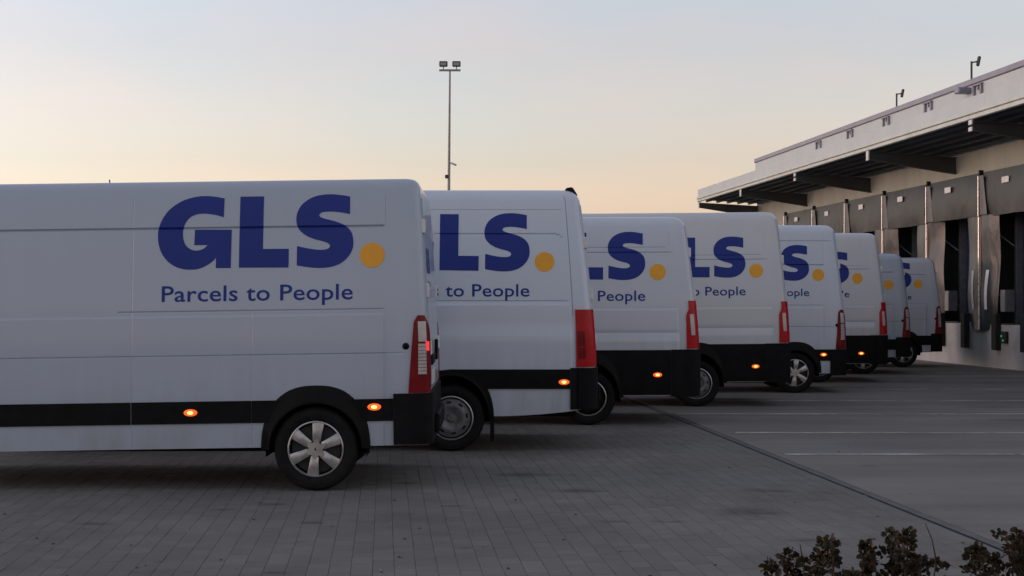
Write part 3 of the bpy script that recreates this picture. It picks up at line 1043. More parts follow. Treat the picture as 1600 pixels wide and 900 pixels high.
def body_mesh(S, paint, R_arch, arch_h, axle_z, zsill, rake, rise=0.0):
    ZA = 1.03
    zs = {zsill, 0.55, 0.75, ZA, 1.2, 1.5, 2.0}
    xs = set()
    for f in S.feats:
        if f[0] in 'hs':
            zs |= {f[1] - f[4], f[1], f[1] + f[4]} if f[0] == 'h' else {f[1] - f[4], f[1] + f[4]}
            xs |= {f[2] - .004, f[2], f[3], f[3] + .004}
        elif f[0] == 'v':
            xs |= {f[1] - f[4], f[1], f[1] + f[4]}
            zs |= {f[2] - .004, f[2], f[3], f[3] + .004}
        else:
            xs |= {f[1], f[1] + f[5], f[2] - f[5], f[2]}
            zs |= {f[3], f[3] + f[5], f[4] - f[5], f[4]}
    zs = [z for z in zs if zsill <= z < S.H - S.rr - 0.002] + [S.H - S.rr]
    for q in range(1, 9):
        zs.append(S.H - S.rr + S.rr * math.sin(q / 8 * math.pi / 2) - (1e-5 if q == 8 else 0))
    zs = sorted(zs)
    full = []
    for a, b in zip(zs, zs[1:]):
        n = max(1, int((b - a) / 0.11 + 0.999)) if a < S.H - S.rr - 0.001 else 1
        full += [a + (b - a) * q / n for q in range(n)]
    zs = full + [zs[-1]]
    archs = (0.0, S.axle_f)
    for c in archs:
        xs |= {c - R_arch - .001, c + R_arch + .001}
        xs |= {c + R_arch * math.cos(math.pi * q / 18) for q in range(19)}
    xs = sorted([x for x in xs if S.xB0 + 0.02 < x < S.xr - S.rc - 0.004] + [S.xB0, S.xr - S.rc, S.xr - S.rc - 0.3, S.xC])
    clean = [xs[0]]
    for x in xs[1:]:
        if x - clean[-1] > 4e-4: clean.append(x)
    full = []
    for a, b in zip(clean, clean[1:]):
        n = max(1, int((b - a) / 0.22 + 0.999))
        full += [a + (b - a) * q / n for q in range(n)]
    xs = full + [clean[-1]]
    us = [q / 10 for q in range(10)] + [S.ux(x) for x in xs] + [2 + q / 6 for q in range(1, 7)] + [3 + q / 5 for q in range(1, 6)]
    xb = {i + 10: x for i, x in enumerate(xs)}

    def zl(x):
        for c in archs:
            d = abs(x - c)
            if d <= R_arch + 1e-5:
                return axle_z + arch_h * math.sqrt(max(0, 1 - (d / R_arch) ** 2))
        if x > R_arch and rise:
            return zsill + rise * ((x - R_arch) / (S.xr - R_arch)) ** 2
        return zsill

    mb = MB()
    nc = len(us)
    tops = {}
    for side in (-1, 1):
        g = []
        for z in zs:
            row = []
            for i, u in enumerate(us):
                zz = z
                if (i in xb or u > 2) and z < ZA:
                    lo = zl(xb[i]) if i in xb else zsill + rise
                    zz = lo + (z - zsill) / (ZA - zsill) * (ZA - lo)
                p = S.P(u, zz, side)
                row.append(p)
            g.append(row)
        mb.quadgrid(g)
        tops[side] = g[-1]
    # crowned roof skin
    rows = []
    for t in (0, .12, .3, .5, .7, .88, 1):
        rows.append([a.lerp(b, t) + Vector((0, 0, 0.028 * (1 - (2 * t - 1) ** 2))) for a, b in zip(tops[-1], tops[1])])
    mb.quadgrid(rows)
    me = bpy.data.meshes.new('body')
    me.from_pydata(mb.v, [], mb.f)
    bm = bmesh.new(); bm.from_mesh(me)
    bmesh.ops.remove_doubles(bm, verts=bm.verts, dist=1e-4)
    bmesh.ops.recalc_face_normals(bm, faces=bm.faces)
    bm.to_mesh(me); bm.free()
    me.shade_smooth()
    me.set_sharp_from_angle(angle=R(13))
    me.materials.append(paint)
    rake_mesh(me, rake)
    return me, zs


def patch(S, name, rows, material, off, thick, parent, rake, side=-1, smooth=35):
    """plate that follows the body: rows = [(z, [u...])...]"""
    outer, inner = [], []
    for z, us in rows:
        ro, ri = [], []
        for u in us:
            p, n = S.P(u, z, side), S.N(u, z, side)
            ro.append(p + n * off); ri.append(p + n * (off - thick))
        outer.append(ro); inner.append(ri)
    mb = MB()
    mb.quadgrid(outer); mb.quadgrid(inner)
    for a, b in ((outer[0], inner[0]), (outer[-1], inner[-1]), ([r[0] for r in outer], [r[0] for r in inner]), ([r[-1] for r in outer], [r[-1] for r in inner])):
        mb.quadgrid([a, b])
    me = bpy.data.meshes.new(name)
    me.from_pydata(mb.v, [], mb.f)
    bm = bmesh.new(); bm.from_mesh(me)
    bmesh.ops.remove_doubles(bm, verts=bm.verts, dist=1e-5)
    bmesh.ops.recalc_face_normals(bm, faces=bm.faces)
    bm.to_mesh(me); bm.free()
    if smooth:
        me.shade_smooth(); me.set_sharp_from_angle(angle=R(smooth))
    me.materials.append(material)
    rake_mesh(me, rake)
    return link(bpy.data.objects.new(name, me), parent)


def lin(a, b, n): return [a + (b - a) * q / n for q in range(n + 1)]


def decal(S, name, bm0, material, parent, rake, cx, cz, zlines, scale=1.0, rear=False, side=-1, off=0.0025):
    bm = bm0.copy()
    for v in bm.verts:
        v.co = Vector((v.co.x * scale + cx, 0, v.co.z * scale + cz))
    z0 = min(v.co.z for v in bm.verts); z1 = max(v.co.z for v in bm.verts)
    x0 = min(v.co.x for v in bm.verts); x1 = max(v.co.x for v in bm.verts)
    for z in zlines:
        if z0 < z < z1:
            bmesh.ops.bisect_plane(bm, geom=bm.verts[:] + bm.edges[:] + bm.faces[:], plane_co=(0, 0, z), plane_no=(0, 0, 1))
    if not rear:
        for f in S.feats:
            xx = []
            if f[0] == 'v': xx = [f[1] - f[4], f[1], f[1] + f[4]]
            elif f[0] == 'p': xx = [f[1], f[1] + f[5], f[2] - f[5], f[2]]
            elif f[0] in 'hs': xx = [f[2], f[3]]
            for x in xx:
                if x0 < x < x1:
                    bmesh.ops.bisect_plane(bm, geom=bm.verts[:] + bm.edges[:] + bm.faces[:], plane_co=(x, 0, 0), plane_no=(1, 0, 0))
    for v in bm.verts:
        if rear:
            z = v.co.z
            x = S.rx(z) - S.inset(z) + 0.011
            v.co = Vector((x, v.co.x, z))
        else:
            u = S.ux(v.co.x)
            z = v.co.z
            p = S.P(u, z, side)
            v.co = Vector((v.co.x, p.y + side * off, z))
    me = bpy.data.meshes.new(name)
    bm.to_mesh(me); bm.free()
    me.materials.append(material)
    rake_mesh(me, rake)
    return link(bpy.data.objects.new(name, me), parent)


# ---- wheels: meshes centred on the hub, outer face towards -y
TR = 0.342
def wheel_meshes():
    t = MB().lathe_y([(0.222, -0.085), (0.250, -0.108), (0.285, -0.116), (0.318, -0.108), (0.336, -0.088), (TR, -0.05), (TR, -0.018), (TR - .008, -0.014), (TR - .008, 0.014), (TR, 0.018),
                      (TR, 0.05), (0.336, 0.088), (0.318, 0.108), (0.285, 0.116), (0.25, 0.108), (0.222, 0.085)], 56, closed=True)
    tyre = t.mesh('tyre', M_TYRE, smooth=30)
    rim = MB().lathe_y([(0.224, 0.08), (0.205, 0.05), (0.20, -0.05), (0.0005, -0.052)], 40).mesh('rim', M_DARKWHEEL, smooth=30)
    return tyre, rim
TYRE, RIM = wheel_meshes()
RIMRING = MB().lathe_y([(0.232, -0.080), (0.228, -0.100), (0.219, -0.104), (0.213, -0.094), (0.213, -0.075)], 56).mesh('rim_ring', M_ALLOY, smooth=40)


def spoke_mesh(kind):
    mb = MB()
    if kind == 'six':
        rows = []
        for r, w, y in ((0.062, 0.031, -0.098), (0.11, 0.035, -0.108), (0.16, 0.041, -0.106), (0.217, 0.048, -0.096)):
            rows.append([(-w, y + 0.03, r), (-w, y + 0.004, r), (-w * .8, y, r), (w * .8, y, r), (w, y + 0.004, r), (w, y + 0.03, r)])
        mb.quadgrid(rows)
    return mb.mesh('spoke', M_ALLOY, smooth=35)
SPOKE6 = spoke_mesh('six')
hub = MB()
hp = []
for q in range(72):
    a = 2 * math.pi * q / 72
    r = 0.069 + 0.012 * math.cos(6 * a)
    hp.append((r * math.cos(a), r * math.sin(a)))
hub.prism_y(hp, -0.114, -0.085)
HUB6 = hub.mesh('hub_cap', M_ALLOY, smooth=30)
EMB = MB().prism_y([(0, 0.030), (0.019, 0), (0, -0.030), (-0.019, 0)], -0.120, -0.1145).mesh('emblem', M_CHROME)
EMB_IN = MB().prism_y([(0, 0.015), (0.009, 0), (0, -0.015), (-0.009, 0)], -0.1215, -0.1205).mesh('emblem_core', M_DARKWHEEL)


def steel_disc():
    """pressed steel wheel: dished disc with a ring of openings"""
    mb = MB()
    n = 64
    prof = [(0.045, -0.060), (0.085, -0.064), (0.105, -0.078), (0.125, -0.084), (0.150, -0.080), (0.172, -0.066), (0.200, -0.058)]
    b = len(mb.v)
    m = len(prof)
    for k in range(n):
        a = 2 * math.pi * k / n
        for r, y in prof:
            mb.v.append((r * math.cos(a), y, r * math.sin(a)))
    for k in range(n):
        k2 = (k + 1) % n
        for i in range(m - 1):
            if i == 4 and (k % 8) in (0, 1, 2): continue       # openings
            mb.f.append((b + k * m + i, b + k * m + i + 1, b + k2 * m + i + 1, b + k2 * m + i))
    return mb.mesh('steel_disc', M_STEEL, smooth=30)
DISC = steel_disc()
DISC_DARK = DISC.copy(); DISC_DARK.materials[0] = M_ARCH
CENTRE = MB().lathe_y([(0.0005, -0.092), (0.036, -0.090), (0.046, -0.078), (0.05, -0.058)], 24).mesh('hub_cap', M_STEEL, smooth=30)


def inst(name, me, parent, loc=(0, 0, 0), ry=0.0):
    o = bpy.data.objects.new(name, me)
    o.location = loc
    o.rotation_euler = (0, ry, 0)
    return link(o, parent)


def add_wheel(root, x, y, out, style, spin):
    w = empty('wheel', (x, y, TR), 0 if out < 0 else math.pi, root)
    inst('tyre', TYRE, w); inst('rim', RIM, w); inst('rim_ring', RIMRING, w)
    if style == 'six':
        for k in range(6):
            inst('spoke', SPOKE6, w, (0, 0, 0), spin + k * math.pi / 3)
        inst('hub_cap', HUB6, w, (0, 0, 0), spin + math.pi / 6)
        inst('emblem', EMB, w); inst('emblem_core', EMB_IN, w)
    else:
        inst('steel_disc', DISC_DARK if style == 'dark' else DISC, w, (0, 0, 0), spin); inst('hub_cap', CENTRE, w)
    return w


def ellipse_lens(S, name, x, z, a, b, material, parent, rake, bulge, off, side=-1):
    mb = MB()
    rows = []
    for rr in (1.0, 0.85, 0.55, 0.2):
        row = []
        for q in range(21):
            t = 2 * math.pi * q / 20
            xx, zz = x + a * rr * math.cos(t), z + b * rr * math.sin(t)
            p = S.P(S.ux(xx), zz, side)
            row.append((xx, p.y + side * (off + bulge * (1 - rr ** 2)), zz))
        rows.append(row)
    mb.quadgrid(rows)
    mb.f.append(tuple(len(mb.v) - 21 + q for q in range(20)))
    o = mb.build(name, material, parent, smooth=40)
    rake_mesh(o.data, rake)
    return o


def arch_trim(S, root, cx, Ri, hi, ao, ho, zbot, side, rake, off=0.016):
    """moulded lip round the wheel opening, running down to the sill on both legs"""
    pts_i, pts_o = [], []
    for q in range(5):
        z = zbot + (TR - zbot) * q / 5
        pts_i.append((cx + Ri, z)); pts_o.append((cx + ao, z))
    for q in range(33):
        t = math.pi * q / 32
        pts_i.append((cx + Ri * math.cos(t), TR + hi * math.sin(t)))
        c, s_ = math.cos(t), math.sin(t)
        pts_o.append((cx + ao * math.copysign(abs(c) ** 0.80, c), TR + ho * s_ ** 0.90))
    for q in range(4, -1, -1):
        z = zbot + (TR - zbot) * q / 5
        pts_i.append((cx - Ri, z)); pts_o.append((cx - ao, z))
    rows = []
    for t, o_ in ((0, -0.09), (0, 0.0), (0.02, off + 0.006), (0.16, off + 0.008), (0.30, off - 0.002), (0.9, off - 0.004), (1.0, off - 0.010), (1.0, -0.01)):
        row = []
        for (xi, zi), (xo, zo) in zip(pts_i, pts_o):
            x, z = xi + (xo - xi) * t, zi + (zo - zi) * t
            y = S.halfw(z) - S.relief(x, z) + o_
            row.append((x, side * y, z))
        rows.append(row)
    mb = MB().quadgrid(rows)
    o = mb.build('wheel_arch_trim', M_ARCH, root, smooth=35)
    rake_mesh(o.data, rake)
    return o


def make_van(k, cfg):
    kind = cfg['kind']
    W = 2.05
    ax, yn = cfg['axle'], cfg['y']
    xr = cfg['xr'] - ax
    H = cfg['H']
    rake = cfg.get('rake', 0.0)
    wb = cfg.get('wb', 4.2)
    feats = cfg['feats'](xr, H)
    length = xr + wb + 0.92
    S = Shell(W, H, xr, cfg['lean'], length, feats, rc=cfg.get('rc', 0.09), rr=cfg.get('rr', 0.13), axle_f=-wb)
    root = empty('delivery_van', (ax - W / 2 * math.sin(R(cfg.get('yaw', 0.0))), yn + W / 2, 0), R(cfg.get('yaw', 0.0)))
    tag(root, cfg['label'], 'van', 'white delivery vans parked in a row')
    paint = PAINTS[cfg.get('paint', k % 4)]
    zsill = cfg.get('sill', 0.36)
    me, zs = body_mesh(S, paint, cfg['Ra'], cfg['ha'], TR, zsill, rake, cfg.get('rise', 0.0))
    body = link(bpy.data.objects.new('body', me), root)
    ux = S.ux
    zl = sorted(set(zs))

    # underside, wheel housings, axles
    ub = MB().box(S.xf + 0.25, xr - 0.20, -W / 2 + 0.14, W / 2 - 0.14, 0.35, 0.46)
    ub.box(-0.10, 0.10, -W / 2 + 0.25, W / 2 - 0.25, TR - 0.06, TR + 0.06)
    ub.box(-wb + 0.6, -0.55, 0.10, 0.72, 0.215, 0.349)      # low block added to darken the ground below, standing in for tank and exhaust
    ub.build('underbody', M_UNDER, root)
    for cx in (0.0, -wb):
        for side in (-1, 1):
            rows = []
            for yy in (W / 2 - 0.05, W / 2 - 0.42):
                rows.append([(cx + cfg['Ra'] * 1.02 * math.cos(t), side * yy, TR + (cfg['ha'] + .01) * math.sin(t)) for t in lin(-0.15, math.pi + .15, 20)])
            mb = MB().quadgrid(rows)
            yy = side * (W / 2 - 0.42)
            b0 = len(mb.v)
            mb.v += [(p[0], p[1], p[2]) for p in rows[1]]
            mb.f.append(tuple(range(b0, b0 + len(rows[1]))))
            mb.build('wheel_housing', M_UNDER, root)
            add_wheel(root, cx, side * (W / 2 - cfg.get('win', 0.115)), side, cfg['wheel'], R(cfg.get('spin', 5)))
            lip = cfg.get('lip', (cfg['Ra'] - 0.015, cfg['ha'] - 0.012))
            arch_trim(S, root, cx, lip[0], lip[1], cfg['ao'], cfg['ho'], cfg.get('trimbot', zsill + 0.03), side, rake)
    # mud flap behind the rear wheel on the near side
    if kind == 'sprinter':
        MB().box(0.40, 0.44, -W / 2 + 0.03, -W / 2 + 0.26, 0.10, 0.50).build('mud_flap', M_BLACK, root)

    z_tr0, z_tr1 = cfg['trim']
    x_b0 = cfg['bump0'] - ax                 # where the bumper begins on the side
    xA = cfg['ao'] - 0.05
    for side in (-1, 1):
        # lower side mouldings
        segs = [(xA, x_b0 - 0.004)]
        for a_, b_ in cfg['segs']:
            segs.append((max(a_ - ax, -wb + xA), b_ - ax if b_ is not None else -xA))
        for a_, b_ in segs:
            if b_ - a_ < 0.02: continue
            n = max(4, int((b_ - a_) / 0.2))
            rows = []
            for z in lin(z_tr0, z_tr1, 10):
                # the ends by the wheel follow the arch
                sn = min(1, max(0, (z - TR) / cfg['ho'])) ** (1 / 0.9)
                arch = cfg['ao'] * math.sqrt(max(0, 1 - sn * sn)) ** 0.8 - 0.035
                if a_ == xA: a2, b2 = min(arch, b_ - 0.02), b_
                elif b_ == -xA: a2, b2 = a_, -arch
                else: a2, b2 = a_, b_
                rows.append((z, lin(ux(a2), ux(b2), n)))
            patch(S, 'side_moulding', rows, M_BLACK, 0.014, 0.03, root, rake, side)
        # rear bumper: one wrap-around moulding per half, meeting in the middle
        zb0, zb1 = cfg['bump']
        us = lin(ux(x_b0), 2, 6) + lin(2, 3, 6)[1:] + lin(3, 4 if side > 0 else 4, 5)[1:]
        rows = [(z, us) for z in lin(zb0, zb1, 6)]
        patch(S, 'bumper', rows, M_BLACK, 0.030, 0.06, root, rake, side)
    # step of the bumper
    bs = MB().box(xr + 0.02, xr + 0.075, -0.62, 0.62, cfg['bump'][0] + 0.06, cfg['bump'][0] + 0.22).build('bumper_step', M_ARCH, root, bevel=0.015)
    rake_mesh(bs.data, rake)

    # tail lights
    t0, t1 = cfg['tail']
    for side in (-1, 1):
        rows = []
        for q in range(13):
            t = q / 12
            z = t0 + (t1 - t0) * t
            if kind == 'master':
                xl = xr - 0.168 + 0.062 * t ** 1.3 + 0.035 * max(0, t - .93) / .07
                ur = 2.9 - 0.5 * max(0, t - 0.8) / 0.2
            elif kind == 'sprinter':
                xl = xr - 0.20 + 0.012 * t
                ur = 3.05
            else:
                xl = xr - 0.155 + 0.02 * t + 0.10 * max(0, t - 0.70) ** 1.0 / 0.30
                ur = 2.8
            ul = min(ux(xl), 1.9995)
            rows.append((z, lin(ul, 2, 4) + lin(2, ur, 5)[1:]))
        tl = patch(S, 'tail_light', rows, M_DEEPRED if kind == 'master' else M_RED, 0.016, 0.03, root, rake, side)
        if kind == 'master':
            # clear ribbed window in the lens
            n = 9
            for q in range(n):
                za = t0 + (t1 - t0) * (0.24 + 0.40 * q / n)
                zb = t0 + (t1 - t0) * (0.24 + 0.40 * (q + 0.84) / n)
                xl = xr - 0.088 + 0.008 * q / n
                patch(S, 'reversing_lens', [(za, lin(ux(xl), 2, 2) + lin(2, 2.40, 3)[1:]), (zb, lin(ux(xl), 2, 2) + lin(2, 2.40, 3)[1:])], M_CLEAR, 0.021, 0.008, tl, rake, side)
            rows = []
            for q in range(7):
                t = 0.66 + 0.26 * q / 6
                z = t0 + (t1 - t0) * t
                xl = xr - 0.078 + 0.015 * (q / 6) ** 2
                rows.append((z, [min(ux(xl), 1.9995)] + lin(2 + 0.25 * (q / 6) ** 2, 2.45, 4)))
            patch(S, 'indicator_lens', rows, M_CLEAR, 0.020, 0.008, tl, rake, side)
            if cfg.get('lit'):
                patch(S, 'lit_lamp', [(z, lin(2.40, 2.62, 3)) for z in lin(t0 + (t1 - t0) * .54, t0 + (t1 - t0) * .66, 3)], M_LIT_RED, 0.024, 0.008, tl, rake, side)
        elif kind == 'ducato':
            rows = []
            for q in range(9):
                t = 0.28 + 0.44 * q / 8
                z = t0 + (t1 - t0) * t
                bow = 0.03 * (2 * (q / 8) - 1) ** 4
                rows.append((z, lin(ux(xr - 0.092 + bow), 2, 2) + lin(2, 2.3, 2)[1:]))
            patch(S, 'reversing_lens', rows, M_CLEAR, 0.021, 0.008, tl, rake, side)
        else:
            for (ta, tb) in ((0.14, 0.34), (0.36, 0.62)):
                patch(S, 'inner_lens', [(z, lin(ux(xr - 0.175), ux(xr - 0.10), 3)) for z in lin(t0 + (t1 - t0) * ta, t0 + (t1 - t0) * tb, 4)], M_DEEPRED, 0.021, 0.008, tl, rake, side)

    # rear doors with hinges, handle and plate
    for side in (-1, 1):
        zt = H - 0.16
        rows = [(z, lin(3.03, 3.995, 5)) for z in lin(cfg['bump'][1] + 0.012, zt, 14)]
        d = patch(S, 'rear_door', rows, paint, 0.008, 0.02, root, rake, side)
        for zz in (1.15, 1.62, 2.15):
            x = S.rx(zz)
            h = MB().box(x - 0.035, x + 0.022, side * (W / 2 - 0.125) - 0.03, side * (W / 2 - 0.125) + 0.03, zz - 0.06, zz + 0.06).build('hinge', M_PLATE, d, bevel=0.008)
            rake_mesh(h.data, rake)
        if side < 0:
            x = S.rx(1.1)
            h = MB().box(x + 0.010, x + 0.04, -0.06, -0.015, 1.02, 1.20).build('handle', M_BLACK, d, bevel=0.008)
            rake_mesh(h.data, rake)
            h = MB().box(x + 0.009, x + 0.025, -0.78, -0.20, 1.00, 1.09).build('plate_lamp_bar', M_ARCH, d, bevel=0.008)
            rake_mesh(h.data, rake)
            h = MB().box(x + 0.010, x + 0.022, -0.74, -0.22, 0.84, 0.96).build('licence_plate', M_PLATE, d, bevel=0.003)
            rake_mesh(h.data, rake)

    # side marker lamps, lit
    for (mx, mz) in cfg['markers']:
        mx -= ax
        o = ellipse_lens(S, 'side_marker_lamp', mx, mz, 0.056, 0.029, M_AMBER, root, rake, 0.012, 0.018)
        ellipse_lens(S, 'bulb_glow', mx, mz, 0.024, 0.014, M_AMBER_CORE, o, rake, 0.004, 0.031)
    if 'dot' in cfg:
        (bx, bz) = cfg['dot']
        ellipse_lens(S, 'door_stop', bx - ax, bz, 0.028, 0.028, M_BLACK, root, rake, 0.012, 0.004)

    # cab glazing, lamps and mirrors
    ws = [(z, lin(0.0, 0.86, 10)) for z in lin(1.47, 2.02, 6)]
    for side in (-1, 1):
        patch(S, 'windscreen', ws, M_GLASS, 0.004, 0.012, root, rake, side)
        patch(S, 'side_window', [(z, lin(ux(S.xf + 0.62), ux(S.xf + 1.15), 6)) for z in lin(1.42, 1.98, 5)], M_GLASS, 0.004, 0.012, root, rake, side)
        patch(S, 'headlight', [(z, lin(0.45, 0.93, 6)) for z in lin(0.86, 1.06, 4)], M_CLEAR, 0.008, 0.02, root, rake, side)
        xm = S.xf + 1.25
        mr = MB().box(xm - 0.06, xm + 0.06, side * (W / 2 + 0.16) - 0.10, side * (W / 2 + 0.16) + 0.10, 1.38, 1.78).build('mirror', M_BLACK, root, bevel=0.03)
        a = MB().bar((xm, side * (W / 2 - 0.03), 1.45), (xm, side * (W / 2 + 0.10), 1.45), 0.05).build('mirror_arm', M_BLACK, mr)
        rake_mesh(mr.data, rake); rake_mesh(a.data, rake)
        patch(S, 'front_bumper', [(z, lin(0.0, 1.0, 8)) for z in lin(0.38, 0.72, 4)], M_BLACK, 0.02, 0.04, root, rake, side)
    patch(S, 'grille', [(z, lin(0.0, 0.40, 6)) for z in lin(0.80, 1.05, 3)], M_BLACK, 0.008, 0.02, root, rake, -1)

    # livery
    lx, lz = cfg['logo']
    lx -= ax
    lz -= rake * lx
    for poly, nm in zip(LOGO, ('letter_g', 'letter_l', 'letter_s')):
        bm = flat_tris(poly)
        decal(S, 'logo_letter', bm, M_BLUE, root, rake, lx, lz, zl)
        decal(S, 'rear_logo_letter', bm, M_BLUE, root, rake, -0.20, 1.80, lin(1.3, 2.4, 12), scale=0.36, rear=True)
        bm.free()
    bm = flat_tris(DOT)
    decal(S, 'logo_dot', bm, M_ORANGE, root, rake, lx, lz, zl)
    decal(S, 'rear_logo_dot', bm, M_ORANGE, root, rake, -0.20, 1.80, [], scale=0.36, rear=True)
    bm.free()
    for bm in SLOGAN:
        decal(S, 'slogan_letter', bm, M_BLUE, root, rake, lx - 0.156, lz - 0.357, zl)
        decal(S, 'rear_slogan_letter', bm, M_BLUE, root, rake, -0.22, 1.66, [], scale=0.38, rear=True)

    if cfg.get('camera'):
        x = S.rx(H - 0.02) - 0.10
        h = MB().hexa([(x - 0.05, -0.80, H - 0.03), (x + 0.10, -0.80, H - 0.06), (x + 0.10, -0.60, H - 0.06), (x - 0.05, -0.60, H - 0.03),
                       (x - 0.03, -0.80, H + 0.025), (x + 0.04, -0.80, H + 0.035), (x + 0.04, -0.60, H + 0.035), (x - 0.03, -0.60, H + 0.025)]).build('rear_camera', M_BLACK, root, bevel=0.012)
        xx = cfg['antenna'] - ax
        MB().tube([(xx, -0.3, H - 0.02), (xx - 0.01, -0.3, H + 0.15)], 0.007, 6).build('antenna', M_BLACK, root)
    return root


def f_master(xr, H, hi=None):
    def fn(xr, H):
        e = xr - 0.36
        f = [('h', 2.155, -6, e, 0.012, 0.016), ('v', e + 0.006, 2.15, H - 0.15, 0.006, 0.004),
             ('h', 1.475, -2.2 + 0.6, e, 0.010, 0.006), ('s', 1.435, -6, e, 0.010, 0.007),
             ('h', 1.115, -6, xr - 0.20, 0.008, 0.008),
             ('v', -1.49, 0.37, H - 0.15, 0.006, 0.0035), ('v', -0.517, 0.37, 1.47, 0.006, 0.0035)]
        if hi: f.append(('h', hi, -6, xr - 0.10, 0.012, 0.012))
        return f
    return fn


def f_sprinter():
    def fn(xr, H):
        e = xr - 0.36
        return [('h', 2.49, -6, xr - 0.30, 0.008, 0.004), ('h', 2.24, -6, e - 0.04, 0.011, 0.010), ('h', 2.228, e - 0.04, e + 0.02, 0.012, 0.009), ('h', 2.205, e + 0.02, e + 0.06, 0.014, 0.006),
                ('h', 1.545, -6, e + 0.10, 0.012, 0.006), ('s', 1.515, -6, e + 0.12, 0.014, 0.010),
                ('s', 1.235, -6, xr - 0.21, 0.05, 0.014), ('v', xr - 0.215, 1.40, H - 0.06, 0.006, 0.010)]
    return fn


def f_ducato():
    def fn(xr, H):
        e = xr - 0.30
        return [('h', 2.215, -6, e - 0.12, 0.008, 0.006), ('h', 2.15, -6, e + 0.02, 0.011, 0.010), ('v', e - 0.05, 2.22, H - 0.2, 0.005, 0.003),
                ('s', 1.44, -6, e + 0.06, 0.012, 0.012), ('s', 1.09, -6, e + 0.06, 0.04, 0.016), ('h', 1.15, -6, e + 0.06, 0.02, 0.004)]
    return fn


MASTER = dict(kind='master', lean=0.10, wheel='six', Ra=0.405, ha=0.445, ao=0.445, ho=0.520, lip=(0.375, 0.372), bump=(0.37, 0.785), tail=(0.79, 1.42), trim=(0.565, 0.745), spin=6, rc=0.075, segs=[])
SPRINTER = dict(kind='sprinter', lean=0.17, wheel='steel', Ra=0.405, ha=0.45, ao=0.44, ho=0.50, bump=(0.435, 0.86), tail=(0.87, 1.46), trim=(0.645, 0.845), rc=0.10, segs=[], win=0.10, rise=0.09)
DUCATO = dict(kind='ducato', lean=0.17, wheel='steel', Ra=0.40, ha=0.45, ao=0.44, ho=0.60, bump=(0.355, 0.94), tail=(0.95, 1.545), trim=(0.375, 0.935), rc=0.09, segs=[])

VANS = [
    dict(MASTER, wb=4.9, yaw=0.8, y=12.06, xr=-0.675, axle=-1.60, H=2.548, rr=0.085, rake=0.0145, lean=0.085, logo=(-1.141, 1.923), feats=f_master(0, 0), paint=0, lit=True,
         bump0=-0.965, segs=[(-2.117 - 3, -3.10), (-3.09, -2.123), (-2.113, None)], markers=[(-2.61, 0.655), (-1.12, 0.68)], dot=(-0.865, 1.170),
         label='nearest white delivery van, six-spoke wheel, whole blue GLS logo and slogan showing'),
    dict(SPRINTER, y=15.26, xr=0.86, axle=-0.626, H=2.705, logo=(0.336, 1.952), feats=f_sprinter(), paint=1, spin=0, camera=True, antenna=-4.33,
         bump0=0.60, markers=[(0.535, 0.715)],
         label='white van directly behind the nearest one, big square red tail light, black camera on roof'),
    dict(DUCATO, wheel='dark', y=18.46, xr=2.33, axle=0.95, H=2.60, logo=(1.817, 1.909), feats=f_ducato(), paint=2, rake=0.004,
         bump0=1.98, markers=[(1.81, 0.626)],
         label='third white van from the front, black lower cladding, lower roof than the van behind it'),
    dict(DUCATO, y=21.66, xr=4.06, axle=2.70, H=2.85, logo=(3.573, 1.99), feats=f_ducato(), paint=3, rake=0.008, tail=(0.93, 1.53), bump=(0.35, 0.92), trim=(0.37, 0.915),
         bump0=3.70, markers=[(3.555, 0.586)],
         label='fourth white van from the front, high roof and black cladding, L and S showing'),
    dict(MASTER, y=24.86, xr=5.60, axle=4.75, H=2.825, lean=0.17, logo=(5.145, 1.985), feats=f_master(0, 0, 2.555), paint=1, sill=0.33,
         bump0=5.345, markers=[(5.225, 0.648)], dot=(5.45, 1.142), trim=(0.545, 0.735), bump=(0.30, 0.735), tail=(0.74, 1.40),
         label='fifth white van from the front, silver spoked wheel, S of logo showing'),
    dict(DUCATO, y=28.06, xr=7.11, axle=5.80, H=2.84, logo=(6.545, 1.974), feats=f_ducato(), paint=3, tail=(0.91, 1.52), bump=(0.35, 0.90), trim=(0.37, 0.895),
         bump0=6.78, markers=[(6.605, 0.556)],
         label='sixth white van from the front, sliver of the S and orange dot showing, black cladding'),
    dict(MASTER, y=31.26, xr=8.40, axle=7.42, H=2.55, lean=0.15, logo=(7.95, 1.887), feats=f_master(0, 0), paint=0,
         bump0=8.10, markers=[], dot=(8.235, 1.13), trim=(0.52, 0.74),
         label='seventh white van, second farthest, almost only its orange dot showing'),
    dict(MASTER, y=34.46, xr=10.0, axle=9.1, H=2.55, lean=0.16, logo=(9.45, 1.937), feats=f_master(0, 0), paint=2, rake=0.004,
         bump0=9.74, markers=[], dot=(9.85, 1.13), trim=(0.52, 0.74),
         label='farthest white van in the row, its rear close to the loading docks'),
]
for k, c in enumerate(VANS):
    make_van(k, c)

